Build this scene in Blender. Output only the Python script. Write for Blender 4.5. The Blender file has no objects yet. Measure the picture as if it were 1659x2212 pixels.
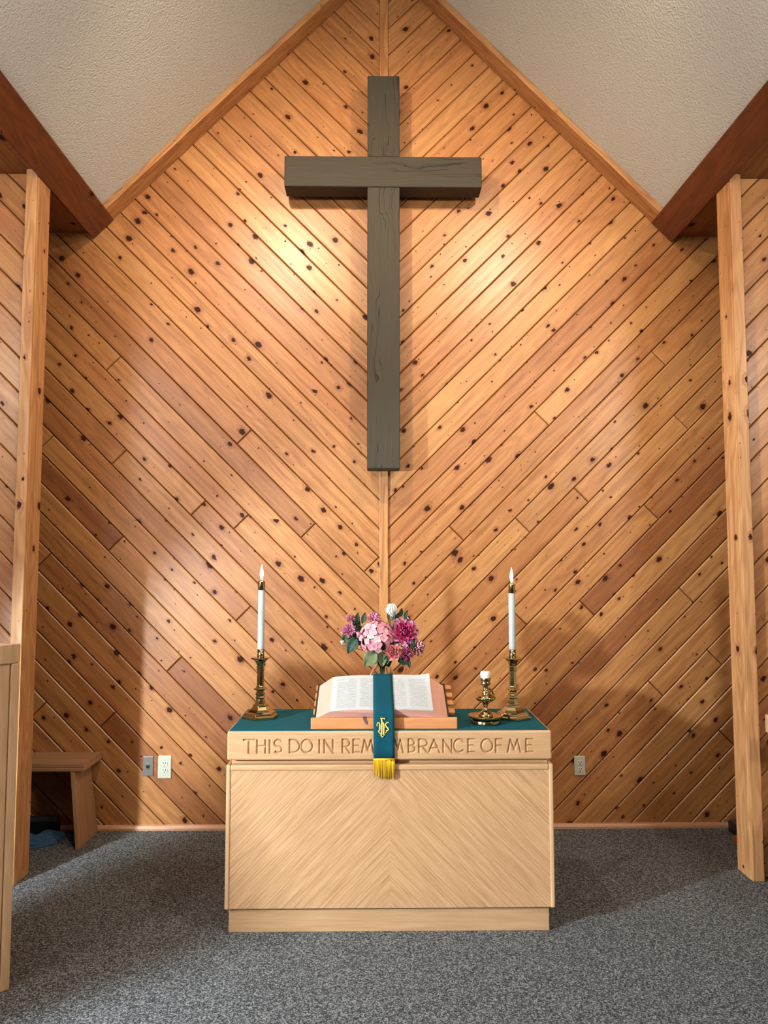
import bpy, bmesh, math, random
from mathutils import Vector, Matrix
random.seed(7)
S = bpy.context.scene
COL = S.collection
PI = math.pi
R2 = math.sqrt(0.5)
MATS = {}

# ------------------------------------------------------------------ nodes
class NT:
    def __init__(s, name):
        s.m = bpy.data.materials.new(name); s.m.use_nodes = True
        s.t = s.m.node_tree; s.t.nodes.clear()
        s.out = s.t.nodes.new('ShaderNodeOutputMaterial')
        MATS[name] = s.m
    def n(s, kind, ins=None, **pr):
        nd = s.t.nodes.new('ShaderNode' + kind)
        for k, v in pr.items(): setattr(nd, k, v)
        for k, v in (ins or {}).items(): s.put(nd.inputs[k], v)
        return nd
    def put(s, sock, v):
        if isinstance(v, bpy.types.NodeSocket): s.t.links.new(v, sock)
        elif isinstance(v, bpy.types.Node): s.t.links.new(v.outputs[0], sock)
        else:
            if sock.type == 'RGBA' and isinstance(v, tuple) and len(v) == 3: v = (*v, 1)
            sock.default_value = v
    def math(s, op, a, b=0.0, c=0.0, clamp=False):
        nd = s.t.nodes.new('ShaderNodeMath'); nd.operation = op; nd.use_clamp = clamp
        s.put(nd.inputs[0], a); s.put(nd.inputs[1], b); s.put(nd.inputs[2], c)
        return nd.outputs[0]
    def mix(s, f, a, b, blend='MIX'):
        nd = s.t.nodes.new('ShaderNodeMix'); nd.data_type = 'RGBA'; nd.blend_type = blend; nd.clamp_factor = True
        s.put(nd.inputs[0], f); s.put(nd.inputs[6], a); s.put(nd.inputs[7], b)
        return nd.outputs[2]
    def ramp(s, f, pts, interp='LINEAR'):
        nd = s.t.nodes.new('ShaderNodeValToRGB'); cr = nd.color_ramp; cr.interpolation = interp
        while len(cr.elements) < len(pts): cr.elements.new(0.5)
        for e, (p, c) in zip(cr.elements, pts):
            e.position = p; e.color = (*c, 1) if len(c) == 3 else c
        s.put(nd.inputs[0], f); return nd.outputs[0]
    def comb(s, x, y, z=0.0):
        return s.n('CombineXYZ', {0: x, 1: y, 2: z}).outputs[0]
    def noise(s, vec, scale=1.0, detail=2.0, rough=0.5, dist=0.0):
        return s.n('TexNoise', {'Vector': vec, 'Scale': scale, 'Detail': detail, 'Roughness': rough, 'Distortion': dist}).outputs[0]
    def bsdf(s, **k):
        b = s.n('BsdfPrincipled')
        for kk, v in k.items(): s.put(b.inputs[kk.replace('_', ' ')], v)
        s.t.links.new(b.outputs[0], s.out.inputs[0]); return b
    def bump(s, h, strength=0.3, dist=0.01):
        return s.n('Bump', {'Height': h, 'Strength': strength, 'Distance': dist}).outputs[0]

def plain(name, col, rough=0.5, metal=0.0, **k):
    t = NT(name); t.bsdf(Base_Color=col, Roughness=rough, Metallic=metal, **k); return t.m

def wood(name, light, mid, dark, axis='X', rough=0.4, knots=0.0, knot_scale=6.0, tone=False, fine=0.25,
         bscale=28.0, band=0.5, sheen=0.5, coat=0.0, contrast=1.0, kr=(0.0025, 0.017)):
    """Cedar, oak ... grain along one axis in metres; knots from a Voronoi field with their own radius."""
    t = NT(name)
    if axis == 'UV':
        sep = t.n('SeparateXYZ', {0: t.n('UVMap', uv_map='plank').outputs[0]})
        u, v, w = sep.outputs[0], sep.outputs[1], 0.0
    else:
        oi = t.n('ObjectInfo').outputs['Random']
        sep = t.n('SeparateXYZ', {0: t.n('TexCoord').outputs['Object']})
        order = {'X': (0, 1, 2), 'Y': (1, 0, 2), 'Z': (2, 0, 1)}[axis]
        u, v, w = (sep.outputs[i] for i in order)
        off = t.math('MULTIPLY', oi, 37.0)
        u = t.math('ADD', u, off)
    km = None
    if knots:
        wob = t.noise(t.comb(t.math('MULTIPLY', u, 70.0), t.math('MULTIPLY', v, 70.0), w), 1.0, 3.0, 0.6)
        wob2 = t.math('MULTIPLY', t.math('SUBTRACT', wob, 0.5), 0.022)
        vv = v if axis == 'UV' else t.math('ADD', v, t.math('MULTIPLY', w, 0.83))
        kv = t.comb(t.math('MULTIPLY', u, knot_scale * 0.72), t.math('MULTIPLY', vv, knot_scale), 0.0)
        vor = t.n('TexVoronoi', {'Vector': kv, 'Scale': 1.0, 'Randomness': 1.0}, voronoi_dimensions='2D', feature='F1')
        d = t.math('ADD', t.math('DIVIDE', vor.outputs['Distance'], knot_scale), wob2)
        cs = t.n('SeparateColor', {0: vor.outputs['Color']})
        r = t.math('ADD', t.math('MULTIPLY', t.math('POWER', cs.outputs[0], 3.0), kr[1]), kr[0])
        on = t.math('GREATER_THAN', cs.outputs[1], 1.0 - knots)
        q = t.math('DIVIDE', d, r)                                   # 1 at the rim
        core = t.math('MULTIPLY', t.n('MapRange', {0: q, 1: 0.75, 2: 1.25, 3: 1.0, 4: 0.0}, interpolation_type='SMOOTHSTEP').outputs[0], on)
        halo = t.math('MULTIPLY', t.n('MapRange', {0: q, 1: 0.8, 2: 2.9, 3: 1.0, 4: 0.0}, interpolation_type='SMOOTHSTEP').outputs[0], on)
        km = core
        bend = t.math('MULTIPLY', halo, 1.1)
        # pin knots
        pv = t.n('TexVoronoi', {'Vector': t.comb(t.math('MULTIPLY', u, 15.0), t.math('MULTIPLY', vv, 21.0), 0.0), 'Scale': 1.0, 'Randomness': 1.0}, voronoi_dimensions='2D', feature='F1')
        pc = t.n('SeparateColor', {0: pv.outputs['Color']})
        pr_ = t.math('MULTIPLY_ADD', pc.outputs[0], 0.0022, 0.0012)
        pin = t.n('MapRange', {0: t.math('DIVIDE', t.math('ADD', t.math('DIVIDE', pv.outputs['Distance'], 21.0), t.math('MULTIPLY', wob2, 0.25)), pr_), 1: 0.6, 2: 1.3, 3: 1.0, 4: 0.0}).outputs[0]
        pin = t.math('MULTIPLY', pin, t.math('GREATER_THAN', pc.outputs[1], 1.0 - knots * 0.22))
        core = t.math('MAXIMUM', core, t.math('MULTIPLY', pin, 0.85))
    else:
        bend = 0.0
    warp = t.noise(t.comb(t.math('MULTIPLY', u, 1.3), t.math('MULTIPLY', v, 9.0), t.math('MULTIPLY', w, 9.0) if axis != 'UV' else 0.0), 1.0, 2.0)
    ph = t.math('ADD', t.math('MULTIPLY', warp, 9.0), bend)
    rings = t.math('MULTIPLY_ADD', t.math('SINE', t.math('MULTIPLY', ph, 6.0)), 0.5, 0.5)
    broad = t.noise(t.comb(t.math('MULTIPLY', u, 0.8 if bscale < 60 else 3.6), t.math('MULTIPLY', v, bscale), t.math('MULTIPLY', w, bscale) if axis != 'UV' else 3.0), 1.0, 3.0, 0.6)
    finen = t.noise(t.comb(t.math('MULTIPLY', u, 5.0), t.math('MULTIPLY', v, 330.0), t.math('MULTIPLY', w, 330.0) if axis != 'UV' else 7.0), 1.0, 2.0, 0.6)
    f = t.math('ADD', t.math('MULTIPLY', broad, 1.0 - band * 0.5), t.math('MULTIPLY', rings, band * 0.5))
    f = t.math('ADD', f, t.math('MULTIPLY', t.math('SUBTRACT', finen, 0.5), fine))
    f = t.math('ADD', t.math('MULTIPLY', t.math('SUBTRACT', f, 0.5), contrast), 0.5)
    c = t.ramp(f, [(0.22, light), (0.5, mid), (0.85, dark)])
    if tone:
        at = t.n('Attribute', attribute_name='tone')
        sc = t.n('SeparateColor', {0: at.outputs['Color']})
        # heartwood planks are darker and redder, sapwood ones paler
        heart = t.mix(f, (0.33, 0.115, 0.034), (0.105, 0.030, 0.010))
        c = t.mix(sc.outputs[0], c, heart)
        pale = t.mix(f, (0.66, 0.37, 0.14), (0.45, 0.21, 0.07))
        c = t.mix(t.math('MULTIPLY', sc.outputs[1], 0.6), c, pale)
        c = t.mix(t.math('MULTIPLY', sc.outputs[2], 0.45), c, t.mix(f, (0.50, 0.19, 0.07), (0.30, 0.09, 0.03)))
    if knots:
        ringl = t.math('MULTIPLY_ADD', t.math('SINE', t.math('MULTIPLY', q, 11.0)), 0.4, 0.6)
        c = t.mix(t.math('MULTIPLY', halo, t.math('MULTIPLY', ringl, 0.85)), c, t.mix(1.0, c, (0.55, 0.33, 0.25), 'MULTIPLY'))
        c = t.mix(core, c, t.mix(t.noise(t.comb(t.math('MULTIPLY', u, 160.0), t.math('MULTIPLY', v, 160.0), 0.0), 1.0, 1.0), (0.012, 0.004, 0.003), (0.06, 0.020, 0.010)))
    h = t.math('ADD', finen, t.math('MULTIPLY', broad, 0.8))
    b = t.bsdf(Base_Color=c, Roughness=t.math('ADD', rough, t.math('MULTIPLY', t.math('SUBTRACT', broad, 0.5), 0.15)),
               Normal=t.bump(h, 0.12, 0.002))
    b.inputs['Specular IOR Level'].default_value = sheen
    b.inputs['Coat Weight'].default_value = coat
    if knots:                                                        # knots are dull end grain
        dull = t.math('SUBTRACT', 1.0, t.math('MULTIPLY', core, 0.85))
        t.put(b.inputs['Specular IOR Level'], t.math('MULTIPLY', dull, sheen)); t.put(b.inputs['Coat Weight'], t.math('MULTIPLY', dull, coat))
    b.inputs['Coat Roughness'].default_value = 0.3 # b.inputs['Coat Roughness'].default_value = 0.3
    return t.m

# ------------------------------------------------------------------ materials
CEDAR = wood('cedar_planks', (0.50, 0.235, 0.080), (0.385, 0.160, 0.050), (0.225, 0.080, 0.024), 'UV', rough=0.40, knots=0.74,
             knot_scale=9.0, tone=True, fine=0.45, band=0.28, sheen=0.5, contrast=1.15, bscale=36.0, kr=(0.0022, 0.0145), coat=0.18)
BATTEN = wood('cedar_batten', (0.55, 0.27, 0.10), (0.45, 0.20, 0.065), (0.26, 0.09, 0.03), 'Z', rough=0.42, fine=0.4, band=0.6)
POST = wood('cedar_post', (0.59, 0.32, 0.137), (0.49, 0.24, 0.094), (0.31, 0.125, 0.042), 'Z', rough=0.5, knots=0.45, knot_scale=7.0, fine=0.35, kr=(0.002, 0.014))
RAKE = wood('cedar_rake', (0.55, 0.29, 0.11), (0.44, 0.20, 0.07), (0.26, 0.09, 0.03), 'X', rough=0.5, knots=0.4, knot_scale=6.0, fine=0.35)
BEAM = wood('redwood_beam', (0.19, 0.050, 0.014), (0.14, 0.034, 0.0095), (0.08, 0.018, 0.005), 'Y', rough=0.5, knots=0.35, knot_scale=5.0, fine=0.3)
SOFFIT = wood('cedar_soffit', (0.36, 0.15, 0.05), (0.27, 0.10, 0.032), (0.16, 0.05, 0.017), 'Y', rough=0.5, knots=0.4, knot_scale=6.0, fine=0.3)
OAK = wood('pale_oak', (0.62, 0.39, 0.215), (0.55, 0.325, 0.165), (0.45, 0.245, 0.115), 'X', rough=0.42, fine=0.5, band=0.2, bscale=60.0)
OAKZ = wood('pale_oak_upright', (0.69, 0.445, 0.255), (0.615, 0.38, 0.205), (0.49, 0.285, 0.14), 'Z', rough=0.45, fine=0.5, band=0.3)
OAKV = wood('oak_veneer', (0.67, 0.41, 0.225), (0.555, 0.32, 0.16), (0.36, 0.185, 0.08), 'UV', rough=0.42, fine=0.7, band=0.12, contrast=1.2, bscale=165.0)
TAN = wood('tan_board', (0.42, 0.24, 0.13), (0.37, 0.20, 0.105), (0.31, 0.16, 0.08), 'X', rough=0.55, fine=0.25, band=0.2)
TANZ = wood('tan_board_upright', (0.43, 0.25, 0.14), (0.38, 0.21, 0.11), (0.31, 0.16, 0.08), 'Z', rough=0.55, fine=0.25, band=0.2)
STANDW = wood('stand_maple', (0.70, 0.33, 0.14), (0.62, 0.26, 0.10), (0.50, 0.18, 0.06), 'X', rough=0.4, fine=0.25, band=0.25)
CRATEW = wood('reddish_pine', (0.42, 0.15, 0.05), (0.34, 0.11, 0.035), (0.22, 0.06, 0.02), 'X', rough=0.5)

def mk_cross():
    for nm, ax in (('dark_timber', 'Z'), ('dark_timber_across', 'X')):
        t = NT(nm)
        sep = t.n('SeparateXYZ', {0: t.n('TexCoord').outputs['Object']})
        o = {'X': (0, 2, 1), 'Z': (2, 0, 1)}[ax]
        u, v, w = (sep.outputs[i] for i in o)
        warp = t.noise(t.comb(t.math('MULTIPLY', u, 2.2), t.math('MULTIPLY', v, 7.0), 0.0), 1.0, 3.0)
        fine = t.noise(t.comb(t.math('MULTIPLY', u, 2.5), t.math('ADD', t.math('MULTIPLY', v, 150.0), t.math('MULTIPLY', warp, 14.0)), t.math('MULTIPLY', w, 60.0)), 1.0, 3.0, 0.65)
        crack = t.noise(t.comb(t.math('MULTIPLY', u, 0.9), t.math('ADD', t.math('MULTIPLY', v, 34.0), t.math('MULTIPLY', warp, 6.0)), 2.0), 1.0, 1.0)
        cr = t.n('MapRange', {0: t.math('ABSOLUTE', t.math('SUBTRACT', crack, 0.57)), 1: 0.004, 2: 0.016, 3: 1.0, 4: 0.0}).outputs[0]
        gate = t.math('GREATER_THAN', t.noise(t.comb(t.math('MULTIPLY', u, 1.4), t.math('MULTIPLY', v, 5.0), 5.0), 1.0, 1.0), 0.52)
        cr = t.math('MULTIPLY', cr, gate)
        c = t.ramp(fine, [(0.25, (0.038, 0.030, 0.0165)), (0.75, (0.022, 0.0165, 0.009))])
        c = t.mix(cr, c, (0.006, 0.005, 0.003))
        h = t.math('SUBTRACT', fine, t.math('MULTIPLY', cr, 3.0))
        t.bsdf(Base_Color=c, Roughness=0.75, Normal=t.bump(h, 0.5, 0.003))
mk_cross()

def mk_carpet():
    t = NT('grey_carpet')
    p = t.n('TexCoord').outputs['Object']
    a = t.noise(p, 210.0, 2.0, 0.6)
    b = t.noise(p, 95.0, 2.0, 0.6)
    c2 = t.noise(p, 2.2, 2.0)
    vor = t.n('TexVoronoi', {'Vector': p, 'Scale': 190.0})
    cc = t.n('SeparateColor', {0: vor.outputs['Color']}).outputs[0]
    f = t.math('ADD', t.math('MULTIPLY', a, 0.5), t.math('ADD', t.math('MULTIPLY', b, 0.25), t.math('MULTIPLY', cc, 0.25)))
    c = t.ramp(f, [(0.34, (0.024, 0.026, 0.028)), (0.5, (0.098, 0.106, 0.112)), (0.66, (0.34, 0.36, 0.375))])
    c = t.mix(t.math('MULTIPLY', c2, 0.25), c, t.mix(1.0, c, (0.7, 0.68, 0.66), 'MULTIPLY'))
    t.bsdf(Base_Color=c, Roughness=0.95, Normal=t.bump(f, 0.9, 0.006)).inputs['Specular IOR Level'].default_value = 0.1
mk_carpet()

def mk_ceiling():
    t = NT('orange_peel_plaster')
    p = t.n('TexCoord').outputs['Object']
    v = t.n('TexVoronoi', {'Vector': p, 'Scale': 110.0}, feature='SMOOTH_F1')
    n1 = t.noise(p, 95.0, 3.0, 0.6)
    h = t.math('SUBTRACT', n1, t.math('MULTIPLY', v.outputs['Distance'], 0.5))
    t.bsdf(Base_Color=(0.60, 0.62, 0.575), Roughness=0.8, Normal=t.bump(h, 0.6, 0.007))
mk_ceiling()

plain('cream_wall', (0.55, 0.50, 0.42), 0.8)
BRASS = plain('polished_brass', (0.56, 0.45, 0.225), 0.08, 1.0)
BRASSD = plain('aged_brass', (0.40, 0.335, 0.19), 0.17, 1.0)
WAX = plain('white_wax', (0.42, 0.475, 0.47), 0.35); WAX.node_tree.nodes['Principled BSDF'].inputs['Subsurface Weight'].default_value = 0.15
WICK = plain('wick', (0.03, 0.02, 0.02), 0.9)
def mk_flame():
    t = NT('candle_flame')
    e = t.n('Emission', {'Color': (1.0, 0.78, 0.5), 'Strength': 7.0}); t.t.links.new(e.outputs[0], t.out.inputs[0])
mk_flame()
def mk_cloth(nm, col, scale, bs=0.25, bd=0.002):
    t = NT(nm); p = t.n('TexCoord').outputs['Object']
    a = t.noise(p, scale, 2.0); b = t.noise(p, 9.0, 2.0)
    c = t.mix(b, col, tuple(x * 0.8 for x in col))
    t.bsdf(Base_Color=c, Roughness=0.9, Normal=t.bump(a, bs, bd)).inputs['Specular IOR Level'].default_value = 0.2
mk_cloth('teal_cloth', (0.003, 0.095, 0.125), 500.0)
mk_cloth('teal_stole', (0.002, 0.072, 0.105), 600.0)
mk_cloth('blue_fleece', (0.06, 0.13, 0.26), 90.0, 1.0, 0.02)
mk_cloth('yellow_fringe', (0.85, 0.50, 0.02), 300.0)
plain('gold_thread', (0.85, 0.62, 0.14), 0.5)
plain('gold_outline', (0.02, 0.03, 0.02), 0.7)
def mk_pages():
    t = NT('printed_page')
    sep = t.n('SeparateXYZ', {0: t.n('UVMap', uv_map='page').outputs[0]})
    u, v = sep.outputs[0], sep.outputs[1]
    def band(x, a, b):
        return t.math('MULTIPLY', t.math('GREATER_THAN', x, a), t.math('LESS_THAN', x, b))
    colm = t.math('ADD', band(u, 0.11, 0.49), band(u, 0.56, 0.92))
    rowm = band(v, 0.09, 0.93)
    line = t.math('FRACT', t.math('MULTIPLY', v, 34.0))
    lm = band(line, 0.28, 0.72)
    row = t.math('FLOOR', t.math('MULTIPLY', v, 34.0))
    w = t.noise(t.comb(t.math('MULTIPLY', u, 70.0), t.math('MULTIPLY', row, 3.7), 0.0), 1.0, 2.0)
    letters = t.n('MapRange', {0: w, 1: 0.36, 2: 0.56}).outputs[0]
    gap = t.noise(t.comb(t.math('MULTIPLY', u, 5.0), t.math('MULTIPLY', row, 2.3), 9.0), 1.0, 1.0)
    gm = t.math('GREATER_THAN', gap, 0.36)
    f = t.math('MULTIPLY', t.math('MULTIPLY', colm, rowm), t.math('MULTIPLY', lm, t.math('MULTIPLY', letters, gm)))
    c = t.mix(t.math('MULTIPLY', f, 0.55), (0.50, 0.52, 0.535), (0.08, 0.13, 0.16))
    t.bsdf(Base_Color=c, Roughness=0.6)
mk_pages()
def mk_edges():
    t = NT('page_edges')
    sep = t.n('SeparateXYZ', {0: t.n('UVMap', uv_map='page').outputs[0]})
    n1 = t.noise(t.comb(t.math('MULTIPLY', sep.outputs[0], 1.5), t.math('MULTIPLY', sep.outputs[1], 60.0), 0.0), 1.0, 2.0)
    c = t.ramp(n1, [(0.3, (0.80, 0.46, 0.37)), (0.7, (0.66, 0.32, 0.25))])
    t.bsdf(Base_Color=c, Roughness=0.55, Normal=t.bump(n1, 0.3, 0.002))
mk_edges()
plain('book_cover', (0.035, 0.018, 0.012), 0.5)
plain('purple_ribbon', (0.09, 0.07, 0.12), 0.6)
def mk_glass():
    t = NT('clear_glass')
    b = t.bsdf(Base_Color=(0.93, 0.98, 0.96), Roughness=0.02, IOR=1.45); b.inputs['Transmission Weight'].default_value = 1.0
mk_glass()
plain('grey_plate', (0.20, 0.185, 0.17), 0.4, 0.3)
plain('plate_screw', (0.6, 0.6, 0.58), 0.3, 0.8)
plain('cream_plate', (0.50, 0.51, 0.41), 0.4)
plain('cream_receptacle', (0.62, 0.61, 0.51), 0.35)
plain('black_plastic', (0.012, 0.012, 0.012), 0.4)
def mk_petal(nm, a, b, dens=40.0):
    t = NT(nm); p = t.n('TexCoord').outputs['Object']
    c = t.mix(t.n('MapRange', {0: t.noise(p, dens, 2.0), 1: 0.35, 2: 0.65}).outputs[0], a, b)
    bs = t.bsdf(Base_Color=c, Roughness=0.6); bs.inputs['Subsurface Weight'].default_value = 0.08
mk_petal('petal_pale_pink', (0.80, 0.40, 0.44), (0.72, 0.26, 0.34), 45)
mk_petal('petal_cream_pink', (0.82, 0.58, 0.50), (0.80, 0.42, 0.42), 45)
mk_petal('petal_hot_pink', (0.62, 0.04, 0.19), (0.72, 0.12, 0.30), 60)
mk_petal('petal_mid_pink', (0.72, 0.24, 0.42), (0.78, 0.42, 0.55), 60)
mk_petal('petal_coral', (0.72, 0.20, 0.22), (0.80, 0.34, 0.33), 50)
mk_petal('petal_plum', (0.36, 0.06, 0.14), (0.52, 0.16, 0.25), 70)
mk_petal('petal_dusty', (0.58, 0.24, 0.28), (0.66, 0.36, 0.36), 60)
mk_petal('petal_white', (0.84, 0.83, 0.74), (0.86, 0.86, 0.80), 30)
mk_petal('leaf_dark', (0.005, 0.028, 0.012), (0.012, 0.050, 0.022), 60)
mk_petal('leaf_pale', (0.085, 0.13, 0.05), (0.16, 0.19, 0.09), 50)
mk_petal('stem_green', (0.03, 0.09, 0.035), (0.06, 0.13, 0.05), 50)

# ------------------------------------------------------------------ mesh builder
def root_of(o):
    p = Vector((0, 0, 0))
    while o is not None:
        p += o.location; o = o.parent
    return p

class MB:
    def __init__(s): s.bm = bmesh.new(); s.mi = 0
    def face(s, pts):
        vs = [s.bm.verts.new(p) for p in pts]
        f = s.bm.faces.new(vs); f.material_index = s.mi; return f
    def box(s, x0, x1, y0, y1, z0, z1):
        v = [s.bm.verts.new((x, y, z)) for z in (z0, z1) for y in (y0, y1) for x in (x0, x1)]
        for q in ((0, 2, 3, 1), (4, 5, 7, 6), (0, 1, 5, 4), (2, 6, 7, 3), (0, 4, 6, 2), (1, 3, 7, 5)):
            f = s.bm.faces.new([v[i] for i in q]); f.material_index = s.mi
        return v
    def obox(s, o, ex, ey, ez, lx, ly, lz):
        """box with corner o and edge vectors"""
        o, ex, ey, ez = Vector(o), Vector(ex) * lx, Vector(ey) * ly, Vector(ez) * lz
        v = [s.bm.verts.new(o + ex * a + ey * b + ez * c) for c in (0, 1) for b in (0, 1) for a in (0, 1)]
        for q in ((0, 2, 3, 1), (4, 5, 7, 6), (0, 1, 5, 4), (2, 6, 7, 3), (0, 4, 6, 2), (1, 3, 7, 5)):
            f = s.bm.faces.new([v[i] for i in q]); f.material_index = s.mi
        return v
    def prism(s, poly, vec):
        """polygon (list of 3D points) extruded by vec"""
        vec = Vector(vec)
        a = [s.bm.verts.new(p) for p in poly]; b = [s.bm.verts.new(Vector(p) + vec) for p in poly]
        n = len(poly)
        fs = [s.bm.faces.new(a[::-1]), s.bm.faces.new(b)]
        for i in range(n): fs.append(s.bm.faces.new((a[i], a[(i + 1) % n], b[(i + 1) % n], b[i])))
        for f in fs: f.material_index = s.mi
    def lathe(s, prof, c=(0, 0, 0), n=32, rot=0.0, close=True):
        """prof = [(r,h)...] about z"""
        c = Vector(c); rings = []
        for r, h in prof:
            if r < 1e-5: rings.append([s.bm.verts.new(c + Vector((0, 0, h)))])
            else: rings.append([s.bm.verts.new(c + Vector((r * math.cos(rot + 2 * PI * k / n), r * math.sin(rot + 2 * PI * k / n), h))) for k in range(n)])
        for a, b in zip(rings[:-1], rings[1:]):
            for k in range(n):
                k2 = (k + 1) % n
                if len(a) == 1 and len(b) == 1: continue
                if len(a) == 1: f = s.bm.faces.new((a[0], b[k2], b[k]))
                elif len(b) == 1: f = s.bm.faces.new((a[k], a[k2], b[0]))
                else: f = s.bm.faces.new((a[k], a[k2], b[k2], b[k]))
                f.material_index = s.mi
        if close:
            if len(rings[0]) > 1: s.bm.faces.new(rings[0][::-1]).material_index = s.mi
            if len(rings[-1]) > 1: s.bm.faces.new(rings[-1]).material_index = s.mi
    def tube(s, pts, r, n=8):
        pts = [Vector(p) for p in pts]; rings = []
        rr = r if isinstance(r, (list, tuple)) else [r] * len(pts)
        for i, p in enumerate(pts):
            d = (pts[min(i + 1, len(pts) - 1)] - pts[max(i - 1, 0)]).normalized()
            a = d.orthogonal().normalized() if i == 0 else (pa - d * pa.dot(d)).normalized()
            pa = a; b = d.cross(a)
            rings.append([s.bm.verts.new(p + (a * math.cos(2 * PI * k / n) + b * math.sin(2 * PI * k / n)) * rr[i]) for k in range(n)])
        for a, b in zip(rings[:-1], rings[1:]):
            for k in range(n): s.bm.faces.new((a[k], a[(k + 1) % n], b[(k + 1) % n], b[k])).material_index = s.mi
        s.bm.faces.new(rings[0][::-1]).material_index = s.mi; s.bm.faces.new(rings[-1]).material_index = s.mi
    def grid(s, rows):
        """rows of points -> quads"""
        vs = [[s.bm.verts.new(p) for p in r] for r in rows]
        for a, b in zip(vs[:-1], vs[1:]):
            for i in range(len(a) - 1): s.bm.faces.new((a[i], a[i + 1], b[i + 1], b[i])).material_index = s.mi
        return vs
    def build(s, name, mat, parent=None, smooth=False, bevel=0.0, seg=2, solid=0.0, norm=True, sub=0):
        if norm: bmesh.ops.recalc_face_normals(s.bm, faces=s.bm.faces)
        me = bpy.data.meshes.new(name)
        off = root_of(parent) if parent else Vector((0, 0, 0))
        if parent: bmesh.ops.translate(s.bm, verts=s.bm.verts, vec=-off)
        s.bm.to_mesh(me); s.bm.free()
        for m in (mat if isinstance(mat, (list, tuple)) else [mat]): me.materials.append(MATS[m] if isinstance(m, str) else m)
        if smooth:
            for p in me.polygons: p.use_smooth = True
        o = bpy.data.objects.new(name, me); COL.objects.link(o)
        if parent: o.parent = parent
        if solid:
            md = o.modifiers.new('solid', 'SOLIDIFY'); md.thickness = solid; md.offset = 0
        if sub:
            md = o.modifiers.new('sub', 'SUBSURF'); md.levels = sub; md.render_levels = sub
        if bevel:
            md = o.modifiers.new('bevel', 'BEVEL'); md.width = bevel; md.segments = seg; md.limit_method = 'ANGLE'; md.angle_limit = math.radians(40)
        return o

def tag(o, label, cat, group=None, kind=None):
    o['label'] = label; o['category'] = cat
    if group: o['group'] = group
    if kind: o['kind'] = kind
    return o
def thing(name, loc, label, cat, group=None):
    o = bpy.data.objects.new(name, None); COL.objects.link(o); o.location = loc; o.empty_display_size = 0.1
    return tag(o, label, cat, group)
def struct(o, label, cat): return tag(o, label, cat, None, 'structure')

# ------------------------------------------------------------------ plank walls
PITCH, V0 = 0.1245, 1.351
def clip(poly, a, b, c):
    """keep a*x+b*z <= c"""
    out = []
    for i, p in enumerate(poly):
        q = poly[(i + 1) % len(poly)]
        dp, dq = a * p[0] + b * p[1] - c, a * q[0] + b * q[1] - c
        if dp <= 0: out.append(p)
        if (dp < 0 < dq) or (dq < 0 < dp):
            t = dp / (dp - dq); out.append((p[0] + (q[0] - p[0]) * t, p[1] + (q[1] - p[1]) * t))
    return out
def clean(poly, eps):
    res = []
    for p in poly:
        if not res or math.dist(p, res[-1]) > eps: res.append(p)
    if len(res) > 1 and math.dist(res[0], res[-1]) <= eps: res.pop()
    return res
def area(poly): return 0.5 * sum(p[0] * q[1] - q[0] * p[1] for p, q in zip(poly, poly[1:] + poly[:1]))
def inset(poly, c):
    n = len(poly); out = []
    for i in range(n):
        p0, p1, p2 = poly[i - 1], poly[i], poly[(i + 1) % n]
        d1 = Vector((p1[0] - p0[0], p1[1] - p0[1])).normalized(); d2 = Vector((p2[0] - p1[0], p2[1] - p1[1])).normalized()
        n1, n2 = Vector((-d1.y, d1.x)), Vector((-d2.y, d2.x))
        bis = n1 + n2
        if bis.length < 1e-4: bis = n1
        k = c / max(0.3, bis.normalized().dot(n1)); b = bis.normalized() * k
        out.append((p1[0] + b.x, p1[1] + b.y))
    return out
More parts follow.
